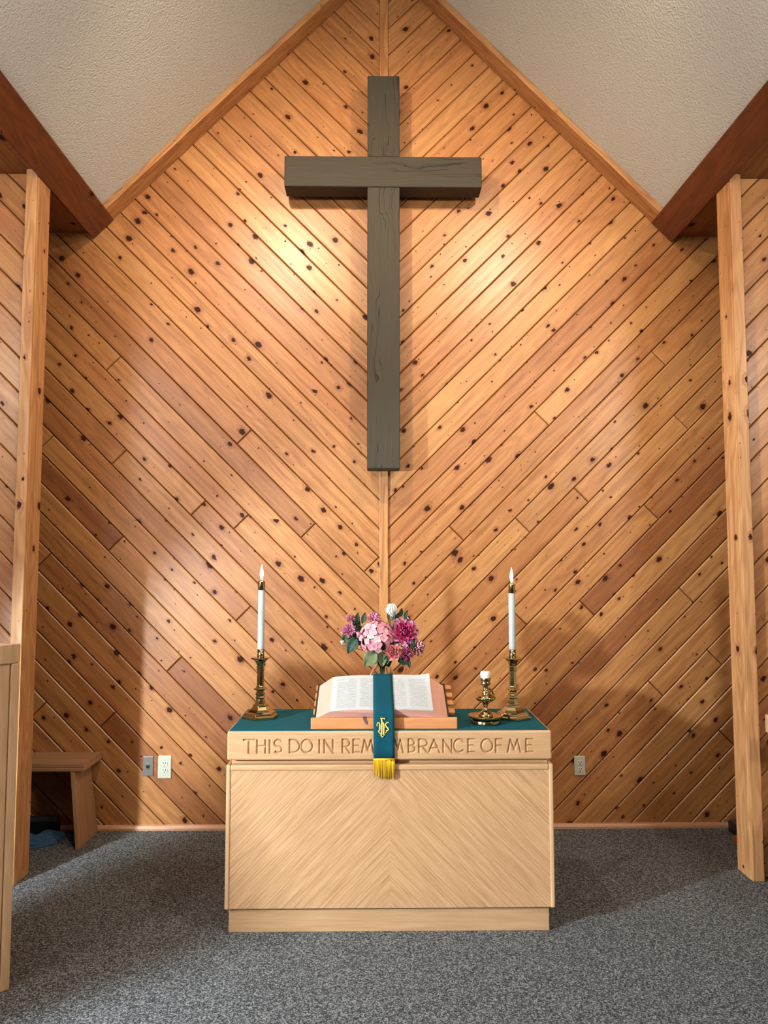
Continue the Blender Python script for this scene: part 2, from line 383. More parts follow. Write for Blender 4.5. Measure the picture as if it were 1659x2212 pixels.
def plank_wall(name, regions, y, thick, joints, tones, seed, pitch=PITCH, v0=V0):
    """regions: [(sign, polygon)] sign +1: boards run down to the right (v = x+z), -1 mirrored. Front face at y, facing -y."""
    rnd = random.Random(seed)
    bm = bmesh.new()
    uvl = bm.loops.layers.uv.new('plank'); tl = bm.loops.layers.float_color.new('tone')
    ch = 0.0074
    for sg, reg in regions:
        if area(reg) < 0: reg = reg[::-1]
        vs = [(sg * x + z) * R2 for x, z in reg]; us = [(x - sg * z) * R2 for x, z in reg]
        for k in range(math.floor((min(vs) - v0) / pitch) - 1, math.ceil((max(vs) - v0) / pitch) + 1):
            lo, hi = v0 + k * pitch, v0 + (k + 1) * pitch
            cuts = sorted((x - sg * z) * R2 for x, z in joints if lo < (sg * x + z) * R2 < hi and (sg > 0) == (x < 0))
            ends = [-99] + cuts + [99]
            for e0, e1 in zip(ends[:-1], ends[1:]):
                p = clip(reg, -sg * R2, -R2, -lo); p = clip(p, sg * R2, R2, hi) if p else p
                p = clip(p, -R2, sg * R2, -e0) if p else p
                p = clip(p, R2, -sg * R2, e1) if p else p
                p = clean(p, 0.011)
                if len(p) < 3 or area(p) < 0.0006: continue
                dark = max(0.0, rnd.gauss(0.04, 0.17)); pale = max(0.0, rnd.gauss(0.12, 0.28)); red = max(0.0, rnd.gauss(0.1, 0.28))
                for tx, tz, tv in tones:
                    if lo < (sg * tx + tz) * R2 < hi and e0 < (tx - sg * tz) * R2 < e1 and (sg > 0) == (tx < 0):
                        dark, pale, red = tv, 0.0, 0.25
                tone = (min(dark, 1), min(pale, 1), min(red, 1), 1)
                ou, ov = rnd.uniform(0, 60), rnd.uniform(0, 40)
                q = inset(p, ch); r_ = inset(p, 0.0021)
                back = [bm.verts.new((x, y + thick, z)) for x, z in r_]
                rim = [bm.verts.new((x, y + 0.0050, z)) for x, z in r_]
                top = [bm.verts.new((x, y, z)) for x, z in q]
                n = len(p); fs = [bm.faces.new(top)]
                for i in range(n):
                    j = (i + 1) % n
                    fs.append(bm.faces.new((rim[i], rim[j], top[j], top[i])))
                    fs.append(bm.faces.new((back[i], back[j], rim[j], rim[i])))
                for f in fs:
                    for l in f.loops:
                        x, _, z = l.vert.co
                        l[uvl].uv = ((x - sg * z) * R2 + ou, (sg * x + z) * R2 + ov); l[tl] = tone
    me = bpy.data.meshes.new(name); bm.to_mesh(me); bm.free(); me.materials.append(CEDAR)
    o = bpy.data.objects.new(name, me); COL.objects.link(o); return o

JOINTS = [(-1.658, 2.764), (-1.605, 2.192), (-0.847, 2.321), (-1.117, 1.889), (-0.854, 1.809), (-1.606, 1.675), (-2.028, 2.299), (-2.025, 1.583),
          (-0.45, 1.756), (-0.076, 1.544), (0.433, 1.74), (-0.83, 1.263), (-1.241, 0.96), (-1.629, 0.634), (-2.025, 0.705), (0.827, 1.215), (0.97, 2.434),
          (0.837, 1.787), (1.7, 2.81), (1.832, 2.41), (1.197, 1.971), (1.63, 1.861), (1.221, 1.286), (1.833, 1.355), (1.634, 0.8), (1.998, 0.979), (2.05, 0.508)]
TONES = [(-1.807, 1.85, 0.8), (-1.503, 1.878, 0.45), (-1.192, 1.572, 0.5), (-1.068, 0.779, 0.95), (-1.595, 1.132, 0.5), (-1.497, 0.457, 0.75),
         (-0.973, 1.739, 0.35), (-1.902, 2.271, 0.4), (-1.112, 3.583, 0.4), (-1.52, 3.865, 0.25), (1.542, 1.6, 0.95), (1.304, 0.992, 0.75),
         (1.837, 2.079, 0.55), (1.183, 1.937, 0.3), (1.203, 3.056, 0.35), (0.48, 2.105, 0.1)]
APEX = 5.395                                   # ceiling planes: z = APEX - |x|
XW = 2.62
wb = plank_wall('wall_back', [
    (1, [(-XW, 0.0), (-0.0, 0.0), (-0.0, APEX + 0.02), (-1.79, APEX - 1.79 + 0.02), (-XW, APEX - 1.79 + 0.02)]),
    (-1, [(XW, 0.0), (0.0, 0.0), (0.0, APEX + 0.02), (1.79, APEX - 1.79 + 0.02), (XW, APEX - 1.79 + 0.02)])],
    0.0, 0.02, JOINTS, TONES, 11)
struct(wb, 'gable wall of knotty cedar planks laid in a chevron', 'wall')
m = MB(); m.prism([(-XW, 0.02, 0), (XW, 0.02, 0), (XW, 0.02, 3.7), (0.0, 0.02, 5.5), (-XW, 0.02, 3.7)], (0, 0.08, 0))
struct(m.build('wall_back_sheathing', plain('sheathing', (0.05, 0.02, 0.01), 0.8)), 'dark backing behind the cedar planks', 'wall')

YF = -0.70
ZS = 3.587
for sg, nm, side in ((1, 'wall_left', 'left'), (-1, 'wall_right', 'right')):
    a, b = (1.853, 4.2)
    reg = [(-sg * a, 0.0), (-sg * a, ZS), (-sg * b, ZS), (-sg * b, 0.0)]
    o = plank_wall(nm, [(sg, reg)], YF, 0.05, [], [], 5 if sg > 0 else 9, v0=V0 + 0.035)
    struct(o, f'diagonal cedar plank wall beyond the {side} post', 'wall')
    x0, x1 = sorted((-sg * (a - 0.01), -sg * b))
    m = MB(); m.box(x0, x1, YF + 0.02, YF + 0.10, 0, ZS)
    struct(m.build(nm + '_sheathing', 'sheathing'), f'backing behind the plank wall beyond the {side} post', 'wall')
    m = MB(); x0, x1 = sorted((-sg * XW, -sg * (XW + 0.08))); m.box(x0, x1, -0.62, 0.1, 0, ZS + 0.1)
    struct(m.build('wall_' + side + '_alcove', SOFFIT), f'end wall of the alcove hidden behind the {side} post', 'wall')
    # soffit over the aisle and alcove
    x0, x1 = sorted((-sg * 1.815, -sg * 4.3)); m = MB(); m.box(x0, x1, -9.5, 0.1, ZS, ZS + 0.06)
    struct(m.build('ceiling_' + side, SOFFIT), f'low wooden soffit over the {side} aisle', 'ceiling')
    x0, x1 = sorted((-sg * 4.2, -sg * 4.3)); m = MB(); m.box(x0, x1, -9.5, 0.1, 0, ZS + 0.1)
    struct(m.build('wall_' + side + '_aisle', 'cream_wall'), f'plain outer wall of the {side} aisle', 'wall')
m = MB(); m.prism([(-4.3, -9.5, 0), (4.3, -9.5, 0), (4.3, -9.5, ZS), (0, -9.5, 6.2), (-4.3, -9.5, ZS)], (0, -0.1, 0))
struct(m.build('wall_front', 'cream_wall'), 'plain wall behind the camera', 'wall')

# floor and gable ceiling
m = MB(); m.box(-4.3, 4.3, -9.5, 0.1, -0.1, 0.0)
struct(m.build('floor', 'grey_carpet'), 'speckled grey carpet floor', 'floor')
m = MB()
for sg in (-1, 1):
    xe = sg * 1.78; n = Vector((sg * R2, 0, R2)) * 0.08
    m.prism([(0, 0.1, APEX), (xe, 0.1, APEX - 1.78), Vector((xe, 0.1, APEX - 1.78)) + n, Vector((0, 0.1, APEX + 0.113))], (0, -9.6, 0))
struct(m.build('ceiling', 'orange_peel_plaster'), 'pale textured plaster gable ceiling', 'ceiling')

# centre batten, rakes, baseboard
m = MB(); m.box(-0.0265, 0.0255, -0.018, 0.0, 0.025, APEX - 0.05)
struct(m.build('trim_1', BATTEN, bevel=0.004), 'upright cedar batten covering the chevron seam', 'trim')
for i, sg in enumerate((-1, 1)):
    # rake board lying under the ceiling along the wall; local x runs along the slope
    L = 1.700 / R2
    m = MB(); m.box(0.0, L, -0.135, 0.0, -0.0355, 0.0)
    o = m.build('trim_%d' % (2 + i), RAKE, bevel=0.004)
    if sg > 0: o.matrix_world = Matrix.Translation((0, 0, APEX)) @ Matrix.Rotation(PI / 4, 4, 'Y')
    else:
        o.data.transform(Matrix.Scale(-1, 4, (1, 0, 0))); o.data.flip_normals()
        o.matrix_world = Matrix.Translation((0, 0, APEX)) @ Matrix.Rotation(-PI / 4, 4, 'Y')
    struct(o, 'cedar rake board under the %s ceiling slope' % ('left' if sg < 0 else 'right'), 'trim')
m = MB(); m.prism([(-XW, 0, 0), (-XW, -0.02, 0), (-XW, -0.02, 0.012), (-XW, -0.013, 0.024), (-XW, 0, 0.028)], (2 * XW, 0, 0))
struct(m.build('baseboard_back', wood('pink_baseboard', (0.62, 0.36, 0.22), (0.55, 0.29, 0.17), (0.42, 0.2, 0.1), 'X', rough=0.4)), 'thin light wood baseboard strip at the foot of the cedar wall', 'baseboard')

# beams and posts
for sg, side in ((-1, 'left'), (1, 'right')):
    pts = [(1.666, 3.670), (1.790, 3.546), (1.833, 3.589), (1.706, 3.716)]
    m = MB(); m.prism([(sg * x, -0.002, z) for x, z in pts], (0, -9.4, 0))
    struct(m.build('ceiling_beam', BEAM, bevel=0.006), f'dark red timber beam along the foot of the {side} ceiling slope', 'beam')
    m = MB()
    def bx(x0, x1, *r):
        x0, x1 = sorted((sg * x0, sg * x1)); m.box(x0, x1, *r)
    bx(1.797, 1.855, -0.742, -0.665, 0.0, 3.586)
    bx(1.7945, 1.815, -0.726, -0.592, 0.0, 3.56)
    bx(1.815, 1.90, -0.665, -0.592, 0.0, 3.56)
    struct(m.build('trim_%d' % (4 if sg < 0 else 5), POST, bevel=0.004), f'light cedar post boxed in at the {side} edge of the alcove', 'post')

# ------------------------------------------------------------------ cross
cr = thing('wall_cross', (0, -0.05, 2.1), 'large dark brown timber cross hung on the cedar wall', 'cross')
YB, YC = -0.055, -0.185
m = MB(); m.box(-0.101, 0.0915, YC, YB, 2.103, 3.795); m.build('upright', 'dark_timber', cr, bevel=0.006)
m = MB(); m.box(-0.101, 0.0915, YC, YB, 3.984, 4.490); m.build('upright', 'dark_timber', cr, bevel=0.006)
m = MB(); m.box(-0.597, 0.584, YC - 0.003, YB - 0.003, 3.795, 3.984); m.build('crossbar', 'dark_timber_across', cr, bevel=0.007)
for z0, z1 in ((2.5, 2.62), (4.1, 4.22)):
    m = MB(); m.box(-0.05, 0.045, YB, -0.018, z0, z1); m.build('mounting_block', 'dark_timber', cr)

# ------------------------------------------------------------------ outlets
def outlet(x0, x1, z0, z1, label, group=None):
    cx, cz = (x0 + x1) / 2, (z0 + z1) / 2
    o = thing('wall_outlet', (cx, 0, cz), label, 'outlet')
    m = MB(); m.box(x0, x1, -0.007, 0.004, z0, z1); m.build('cover_plate', 'cream_plate', o, bevel=0.004)
    for k, s in enumerate((1, -1)):
        zc = cz + s * 0.0195
        m = MB(); pts = []
        for a in range(24):
            t = 2 * PI * a / 24
            pts.append((cx + 0.0165 * math.cos(t), -0.0065, zc + max(-0.0125, min(0.0125, 0.0165 * math.sin(t)))))
        m.prism(pts, (0, -0.0035, 0)); r = m.build('receptacle', 'cream_receptacle', o)
        m = MB()
        m.box(cx - 0.0085, cx - 0.0050, -0.0107, -0.0099, zc - 0.001, zc + 0.0085)
        m.box(cx + 0.0050, cx + 0.0085, -0.0107, -0.0099, zc, zc + 0.0085)
        m.lathe([(0.0, 0), (0.0032, 0.0)], (0, 0, 0), 12, close=False) if False else m.box(cx - 0.0028, cx + 0.0028, -0.0107, -0.0099, zc - 0.0095, zc - 0.0045)
        m.build('slots', 'black_plastic', r)
    m = MB(); m.box(cx - 0.002, cx + 0.002, -0.0085, -0.0065, cz - 0.002, cz + 0.002); m.build('screw', 'plate_screw', o)
outlet(-1.328, -1.249, 0.294, 0.425, 'cream duplex outlet on the cedar wall, left of the altar, beside the grey plate')
outlet(1.127, 1.193, 0.301, 0.414, 'cream duplex outlet on the cedar wall, right of the altar')
o = thing('microphone_jack_plate', (-1.386, 0, 0.363), 'small grey metal jack plate with black socket beside the cream outlet', 'wall plate')
m = MB(); m.box(-1.4165, -1.3555, -0.006, 0.004, 0.308, 0.4205); m.build('cover_plate', 'grey_plate', o, bevel=0.003)
m = MB(); m.box(-1.398, -1.374, -0.009, -0.005, 0.346, 0.384); j = m.build('jack_frame', 'grey_plate', o, bevel=0.002)
m = MB(); m.prism([(-1.386 + 0.0095 * math.cos(a * PI / 10), -0.0085, 0.363 + 0.0105 * math.sin(a * PI / 10)) for a in range(20)], (0, -0.003, 0)); m.build('socket', 'black_plastic', j)
for z in (0.321, 0.4075):
    m = MB(); m.box(-1.3875, -1.3845, -0.0075, -0.0055, z - 0.004, z + 0.004); m.build('screw', 'plate_screw', o)

# ------------------------------------------------------------------ altar
ZT = 0.841
al = thing('communion_altar', (0.01, -1.0, 0), 'pale oak altar table carved THIS DO IN REMEMBRANCE OF ME on grey carpet', 'altar')
m = MB(); m.box(-0.672, 0.688, -1.20, -0.79, 0.0, 0.11); m.build('plinth', OAK, al, bevel=0.003)
m = MB(); m.box(-0.668, 0.690, -1.195, -0.785, 0.10, 0.722); m.build('cabinet_body', OAK, al)
# chevron veneer front: two halves with mirrored grain
bm = bmesh.new(); uvl = bm.loops.layers.uv.new('plank')
PX = 0.011
for sg, xa, xb in ((-1, -0.672, PX), (1, PX, 0.694)):
    yv, z0, z1 = -1.221, 0.106, 0.676
    vs = [bm.verts.new(p) for p in ((xa, yv, z0), (xb, yv, z0), (xb, yv, z1), (xa, yv, z1))]
    f = bm.faces.new(vs)
    for l in f.loops:
        x, _, z = l.vert.co; dx = (x - PX)
        l[uvl].uv = ((dx * -sg + z) * R2 + 3.1 * sg, (dx * sg + z) * R2 + 7.7 + sg)
back = [bm.verts.new(p) for p in ((-0.672, -1.19, 0.106), (0.694, -1.19, 0.106), (0.694, -1.19, 0.676), (-0.672, -1.19, 0.676))]
bm.faces.new(back[::-1])
me = bpy.data.meshes.new('front_panel'); bm.to_mesh(me); bm.free(); me.materials.append(OAKV)
o = bpy.data.objects.new('front_panel', me); COL.objects.link(o); o.parent = al; me.transform(Matrix.Translation(-al.location))
m = MB()
m.box(-0.686, -0.668, -1.226, -0.80, 0.104, 0.699); m.build('edge_band', OAKZ, al, bevel=0.005)
m = MB(); m.box(0.690, 0.708, -1.226, -0.80, 0.104, 0.699); m.build('edge_band', OAKZ, al, bevel=0.005)
m = MB(); m.box(-0.6685, 0.6905, -1.226, -0.80, 0.674, 0.699); m.build('top_band', OAK, al, bevel=0.007, seg=3)

# carved inscription block
GL = {
 'T': [[(0, 1), (1, 1)], [(.5, 1), (.5, 0)]], 'H': [[(0, 0), (0, 1)], [(1, 0), (1, 1)], [(0, .52), (1, .52)]], 'I': [[(0, 0), (0, 1)]],
 'N': [[(0, 0), (0, 1), (1, 0), (1, 1)]], 'E': [[(1, 1), (0, 1), (0, 0), (1, 0)], [(0, .52), (.85, .52)]], 'F': [[(1, 1), (0, 1), (0, 0)], [(0, .5), (.85, .5)]],
 'M': [[(0, 0), (.22, 1), (.5, .2), (.78, 1), (1, 0)]], 'A': [[(0, 0), (.5, 1), (1, 0)], [(.2, .3), (.8, .3)]],
}
def arc(cx, cy, rx, ry, a0, a1, n=14): return [(cx + rx * math.cos(math.radians(a0 + (a1 - a0) * i / n)), cy + ry * math.sin(math.radians(a0 + (a1 - a0) * i / n))) for i in range(n + 1)]
GL['O'] = [arc(.5, .5, .5, .5, 0, 360, 26)]
GL['C'] = [arc(.55, .5, .55, .5, 48, 312, 20)]
GL['D'] = [[(0, 0), (0, 1)] + arc(.35, .5, .65, .5, 90, -90, 14) + [(0, 0)]]
GL['R'] = [[(0, 0), (0, 1)] + arc(.5, .72, .5, .28, 90, -90, 10) + [(0, .44)], [(.45, .44), (1, 0)]]
GL['B'] = [[(0, 0), (0, 1)] + arc(.45, .76, .45, .24, 90, -90, 10) + [(0, .52)], [(.45, .52)] + arc(.5, .26, .5, .26, 90, -90, 10) + [(0, 0)]]
GL['S'] = [arc(.5, .745, .46, .255, 40, 270, 14) + arc(.5, .245, .5, .245, 90, -140, 14)[1:]]
TEXT = [('T', 127, 178), ('H', 192, 231), ('I', 252, 252), ('S', 273, 309), ('D', 347, 394), ('O', 402, 455), ('I', 489, 489), ('N', 512, 553),
        ('R', 599, 632), ('E', 650, 678), ('M', 692, 748), ('E', 768, 796), ('M', 832, 888), ('B', 914, 944), ('R', 964, 1003), ('A', 1011, 1062),
        ('N', 1080, 1121), ('C', 1131, 1177), ('E', 1199, 1228), ('O', 1262, 1317), ('F', 1332, 1360), ('M', 1389, 1450), ('E', 1477, 1507)]
YB0 = -1.231
m = MB(); v = m.box(-0.683, 0.7025, YB0, -0.762, 0.7195, ZT)
block = m.build('inscribed_top', OAK, al)
cut = MB()
def groove(p, q, w=0.0062, d=0.0080):
    p, q = Vector(p), Vector(q); t = (q - p).normalized(); n = Vector((-t.y, t.x))
    a, b = p - t * w * 0.5, q + t * w * 0.5
    e = 0.004; k = (d + e) / d                    # wedge continues in front of the face
    def P(pt, dep): return (pt.x, YB0 + dep, pt.y)
    A = [P(a - n * w * k, -e), P(a + n * w * k, -e), P(a, d)]
    B = [P(b - n * w * k, -e), P(b + n * w * k, -e), P(b, d)]
    cut.prism(A, Vector(B[0]) - Vector(A[0]))
for chh, a, b in TEXT:
    xa, xb = (470 + a / 2.212 - 809) / 506.2 - 0.0565, (470 + b / 2.212 - 809) / 506.2 - 0.0565
    for st in GL[chh]:
        pts = [(xa + (xb - xa) * px, 0.7510 + 0.0530 * pz) for px, pz in st]
        for p, q in zip(pts[:-1], pts[1:]):
            if math.dist(p, q) > 1e-5: groove(p, q)
co = cut.build('inscription_cutter', OAK, al)
md = block.modifiers.new('carve', 'BOOLEAN'); md.object = co; md.operation = 'DIFFERENCE'; md.solver = 'EXACT'; md.use_self = True
bpy.context.view_layer.update()
dg = bpy.context.evaluated_depsgraph_get()
nm = bpy.data.meshes.new_from_object(block.evaluated_get(dg)); nm.name = 'inscribed_top'
block.modifiers.clear(); block.data = nm
bpy.data.objects.remove(co)
# round the outer edges of the block only
bmx = bmesh.new(); bmx.from_mesh(nm)
lim = [(-0.683 - al.location.x), (0.7025 - al.location.x)]
eds = []
for e in bmx.edges:
    if e.calc_length() > 0.1:
        on = lambda co: (abs(co.x - lim[0]) < 1e-4) + (abs(co.x - lim[1]) < 1e-4) + (abs(co.y - (YB0 + 1.0)) < 1e-4) + (abs(co.y - (-0.762 + 1.0)) < 1e-4) + (abs(co.z - 0.7195) < 1e-4) + (abs(co.z - ZT) < 1e-4)
        if on(e.verts[0].co) >= 2 and on(e.verts[1].co) >= 2: eds.append(e)
try: bmesh.ops.bevel(bmx, geom=eds, offset=0.008, segments=3, affect='EDGES', profile=0.5)
except Exception as ex: print('bevel', ex)
bmx.to_mesh(nm); bmx.free()

# teal cloth on the table top
m = MB(); m.box(-0.674, 0.690, -1.224, -0.776, ZT - 0.0005, ZT + 0.003)
tag(m.build('altar_cloth', 'teal_cloth', bevel=0.001), 'flat teal cloth covering the altar top under the book and candles', 'cloth')
ZC = ZT + 0.003

# ------------------------------------------------------------------ book stand, bible, stole
TH = math.radians(25); CT, ST = math.cos(TH), math.sin(TH)
def sl(x, s, n): return Vector((x, -1.19 + s * CT - n * ST, 0.878 + s * ST + n * CT))
bs = thing('book_stand', (-0.015, -1.06, ZC), 'slatted orange wood book stand lying under the open bible', 'book stand')
m = MB(); m.box(-0.330, 0.301, -1.209, -1.190, ZC, 0.891); m.build('ledge', STANDW, bs, bevel=0.003)
ex, es, en = Vector((1, 0, 0)), Vector((0, CT, ST)), Vector((0, -ST, CT))
for s in (0.062, 0.122, 0.180, 0.240):
    m = MB(); m.obox(sl(-0.326, s, -0.019), ex, es, en, 0.626, 0.030, 0.013); m.build('slat', STANDW, bs, bevel=0.002)
for x in (-0.30, 0.25):
    m = MB(); a = sl(x, 0.0, -0.019); b = sl(x, 0.29, -0.019)
    m.prism([(x, -1.19, ZC), (x, -1.19, a.z), (x, b.y, b.z), (x, b.y, ZC)], (0.02, 0, 0)); m.build('side_rail', STANDW, bs)

bb = thing('open_bible', (-0.02, -1.06, ZC + 0.04), 'large open bible with red edged pages on the wooden stand', 'book')
BX = -0.0215
m = MB(); m.obox(sl(-0.3185, 0.004, -0.005), ex, es, en, 0.590, 0.270, 0.005); m.build('cover', 'book_cover', bb, bevel=0.0015)
LP = 0.248
def half(sg):
    # page surface profile (distance from the gutter, height above the cover)
    w = 0.226 if sg < 0 else 0.2145
    prof = [(0.0, 0.040), (0.012, 0.052), (0.04, 0.057), (0.09, 0.058), (0.15, 0.056), (w - 0.02, 0.051), (w, 0.048)]
    mm = bmesh.new(); uv = mm.loops.layers.uv.new('page')
    def pt(d, s, n): return sl(BX + sg * d, s, n)
    full = prof + [(w + 0.063 if sg < 0 else w + 0.070, 0.001), (0.0, 0.001)]
    top_i = len(prof)
    lo = [mm.verts.new(pt(d, 0.008 - (0.012 if i < top_i else 0), n)) for i, (d, n) in enumerate(full)]
    hi = [mm.verts.new(pt(d, 0.008 + LP if i < top_i else LP + 0.006, n)) for i, (d, n) in enumerate(full)]
    N = len(full)
    for i in range(N):
        j = (i + 1) % N
        f = mm.faces.new((lo[i], lo[j], hi[j], hi[i]))
        istop = i < top_i - 1
        f.material_index = 1 if istop else 0
        for l, (uu, vv) in zip(f.loops, ((full[i][0] / w, 0), (full[j][0] / w, 0), (full[j][0] / w, 1), (full[i][0] / w, 1))):
            if istop: l[uv].uv = (uu if sg > 0 else 1 - uu, 1 - vv)
            else: l[uv].uv = (vv, full[i][1] * 20 if l.vert in (lo[i], hi[i]) else full[j][1] * 20)
    for ring in (lo[::-1], hi):
        f = mm.faces.new(ring); f.material_index = 0
        for l in f.loops:
            k = (lo.index(l.vert) if l.vert in lo else hi.index(l.vert)); l[uv].uv = (full[k][0] * 4, full[k][1] * 20)
    bmesh.ops.recalc_face_normals(mm, faces=mm.faces)
    bmesh.ops.translate(mm, verts=mm.verts, vec=-bb.location)
    me = bpy.data.meshes.new('page_block'); mm.to_mesh(me); mm.free()
    me.materials.append(MATS['page_edges']); me.materials.append(MATS['printed_page'])
    o = bpy.data.objects.new('page_block', me); COL.objects.link(o); o.parent = bb
    return w
wl = half(-1); wr = half(1)
# the loose top leaf of the right page lifts at its outer corner
mm = bmesh.new(); uv = mm.loops.layers.uv.new('page'); rows = []
for i in range(9):
    row = []
    for j in range(9):
        d, s = 0.03 + (wr + 0.004 - 0.03) * i / 8, 0.0 + (LP + 0.010) * j / 8
        base = 0.0585 - 0.0085 * max(0, (d - 0.10) / 0.115) ** 1.5
        lift = 0.016 * max(0, (i / 8 - 0.55) / 0.45) ** 2 * max(0, (j / 8 - 0.5) / 0.5) ** 2
        row.append((mm.verts.new(sl(BX + d, s, base + 0.0008 + lift)), d / wr, 1 - (s - 0.0) / LP))
    rows.append(row)
for i in range(8):
    for j in range(8):
        q = (rows[i][j], rows[i + 1][j], rows[i + 1][j + 1], rows[i][j + 1]); f = mm.faces.new([x[0] for x in q]); f.smooth = True
        for l, x in zip(f.loops, q): l[uv].uv = (x[1], x[2])
bmesh.ops.translate(mm, verts=mm.verts, vec=-bb.location)
me = bpy.data.meshes.new('top_leaf'); mm.to_mesh(me); mm.free(); me.materials.append(MATS['printed_page'])
o = bpy.data.objects.new('top_leaf', me); COL.objects.link(o); o.parent = bb; o['label'] = 'loose page with lifted corner'
m = MB(); pts = [(-0.107, -1.212, 0.892), (-0.094, -1.212, 0.8925), (-0.088, -1.2125, 0.872), (-0.0895, -1.2125, 0.864), (-0.097, -1.2125, 0.872)]
m.prism(pts, (0, 0.0012, 0)); 
m.obox((-0.107, -1.212, 0.8915), (1, 0, 0), (0, 1, 0), (0, 0, 1), 0.013, 0.028, 0.0012)
m.build('bookmark_ribbon', 'purple_ribbon', bb)

st = thing('hanging_stole', (-0.016, -1.2, ZC + 0.08), 'teal cloth stole with gold monogram draped down over the open bible', 'stole')
path = [(-0.927, 0.950), (-0.948, 0.999), (-0.968, 1.035), (-0.981, 1.0435)]
for i in range(9):
    p = sl(0, 0.237 - 0.245 * i / 8, 0.0612); path.append((p.y, p.z))
path += [(-1.2285, 0.921), (-1.2345, 0.910), (-1.2375, 0.890), (-1.2385, 0.86), (-1.2395, 0.83), (-1.2395, 0.80), (-1.239, 0.76), (-1.238, 0.728)]
rows = []
for k, (y, z) in enumerate(path):
    f = k / (len(path) - 1); xa = -0.063 + 0.003 * f; xb = 0.0255 + 0.0045 * f
    rows.append([(xa + (xb - xa) * i / 6, y + 0.0012 * math.sin(i * 1.3 + f * 4), z) for i in range(7)])
m = MB(); m.grid(rows); m.build('stole_cloth', 'teal_stole', st, smooth=True, solid=0.0022)
m = MB()
m.box(-0.0605, 0.0305, -1.2415, -1.2365, 0.719, 0.7285)
rnd = random.Random(3)
for k in range(40):
    x = -0.058 + 0.087 * k / 39; L = rnd.uniform(0.068, 0.080); y = -1.239 + rnd.uniform(-0.003, 0.0025); dx = rnd.uniform(-0.003, 0.003)
    m.tube([(x, y, 0.722), (x + dx * 0.3, y - 0.001, 0.70), (x + dx, y, 0.722 - L)], [0.0016, 0.0015, 0.0011], 5)
m.build('fringe', 'yellow_fringe', st, smooth=True)
# IHS monogram, measured on the cloth (zoom units 12.29 px)
def EP(zx, zy):
    px, py = 780 + zx / 12.29, 1520 + zy / 12.29
    return (px - 809) / 507.5 - 0.0565, 0.841 - (py - 1579.3) / 507.5 - 0.0012
def ycloth(z):
    ys = [(zz, yy) for yy, zz in path[-9:]]
    for (z1, y1), (z2, y2) in zip(ys[:-1], ys[1:]):
        if z2 <= z <= z1: return y1 + (y2 - y1) * (z1 - z) / (z1 - z2)
    return ys[0][1]
STRK = [
 ([(512, 378), (585, 378), (636, 384), (628, 412)], [20, 24, 24, 12]),
 ([(545, 392), (556, 470), (552, 640), (550, 740), (548, 800)], [36, 40, 38, 36, 34]),
 ([(508, 796), (545, 832), (572, 866), (602, 836)], [14, 30, 26, 10]),
 ([(566, 520), (598, 482), (606, 560), (606, 680), (602, 770), (606, 812), (642, 794)], [14, 24, 36, 34, 34, 30, 12]),
 ([(432, 580), (424, 536), (450, 478), (482, 492), (500, 540), (500, 640), (492, 690), (462, 702), (490, 750), (520, 766), (540, 742)], [26, 22, 26, 28, 36, 36, 34, 26, 28, 22, 10]),
 ([(744, 472), (712, 486), (668, 500), (646, 540), (672, 590), (712, 628), (732, 668), (704, 694), (664, 684)], [10, 22, 28, 30, 34, 36, 32, 24, 12]),
 ([(668, 694), (678, 730), (640, 764)], [16, 24, 10]),
 ([(612, 640), (640, 610)], [14, 12]),
]
def emblem(extra, dy):
    m = MB()
    for si, (pts, ws) in enumerate(STRK):
        V = [Vector(p) for p in pts]
        L, Rr = [], []
        for i, p in enumerate(V):
            t = (V[min(i + 1, len(V) - 1)] - V[max(i - 1, 0)]).normalized(); n = Vector((-t.y, t.x)) * (ws[i] / 2 + extra)
            L.append(p + n); Rr.append(p - n)
        if extra: 
            t0 = (V[1] - V[0]).normalized() * extra; t1 = (V[-1] - V[-2]).normalized() * extra
            L[0] -= t0; Rr[0] -= t0; L[-1] += t1; Rr[-1] += t1
        rws = []
        for a, b in zip(L, Rr):
            r = []
            for p in (a, b):
                x, z = EP(p.x, p.y); r.append((x, ycloth(z) - dy - 0.00006 * si, z))
            rws.append(r)
        m.grid(rws)
    return m
o = emblem(5.0, 0.0022).build('monogram_outline', 'gold_outline', st); o['label'] = 'dark outline around the gold monogram'
o = emblem(0.0, 0.0036).build('monogram', 'gold_thread', st, solid=0.0009); o['label'] = 'gold embroidered IHS monogram'

# ------------------------------------------------------------------ candlesticks
HEXP = [(0.0, 0.0), (0.084, 0.0), (0.084, 0.011), (0.074, 0.016), (0.071, 0.026), (0.060, 0.030), (0.046, 0.040), (0.036, 0.052), (0.034, 0.060), (0.026, 0.064), (0.021, 0.078),
        (0.019, 0.088), (0.023, 0.091), (0.023, 0.095), (0.019, 0.098), (0.019, 0.104), (0.023, 0.107), (0.022, 0.114), (0.017, 0.119), (0.021, 0.126), (0.031, 0.130), (0.031, 0.134),
        (0.021, 0.138), (0.0185, 0.145), (0.0175, 0.150), (0.0165, 0.215), (0.020, 0.218), (0.020, 0.222), (0.0165, 0.224), (0.0165, 0.227), (0.020, 0.229), (0.020, 0.233), (0.0165, 0.235),
        (0.0175, 0.240), (0.021, 0.250), (0.030, 0.262), (0.046, 0.270), (0.0475, 0.275), (0.030, 0.277), (0.0, 0.277)]
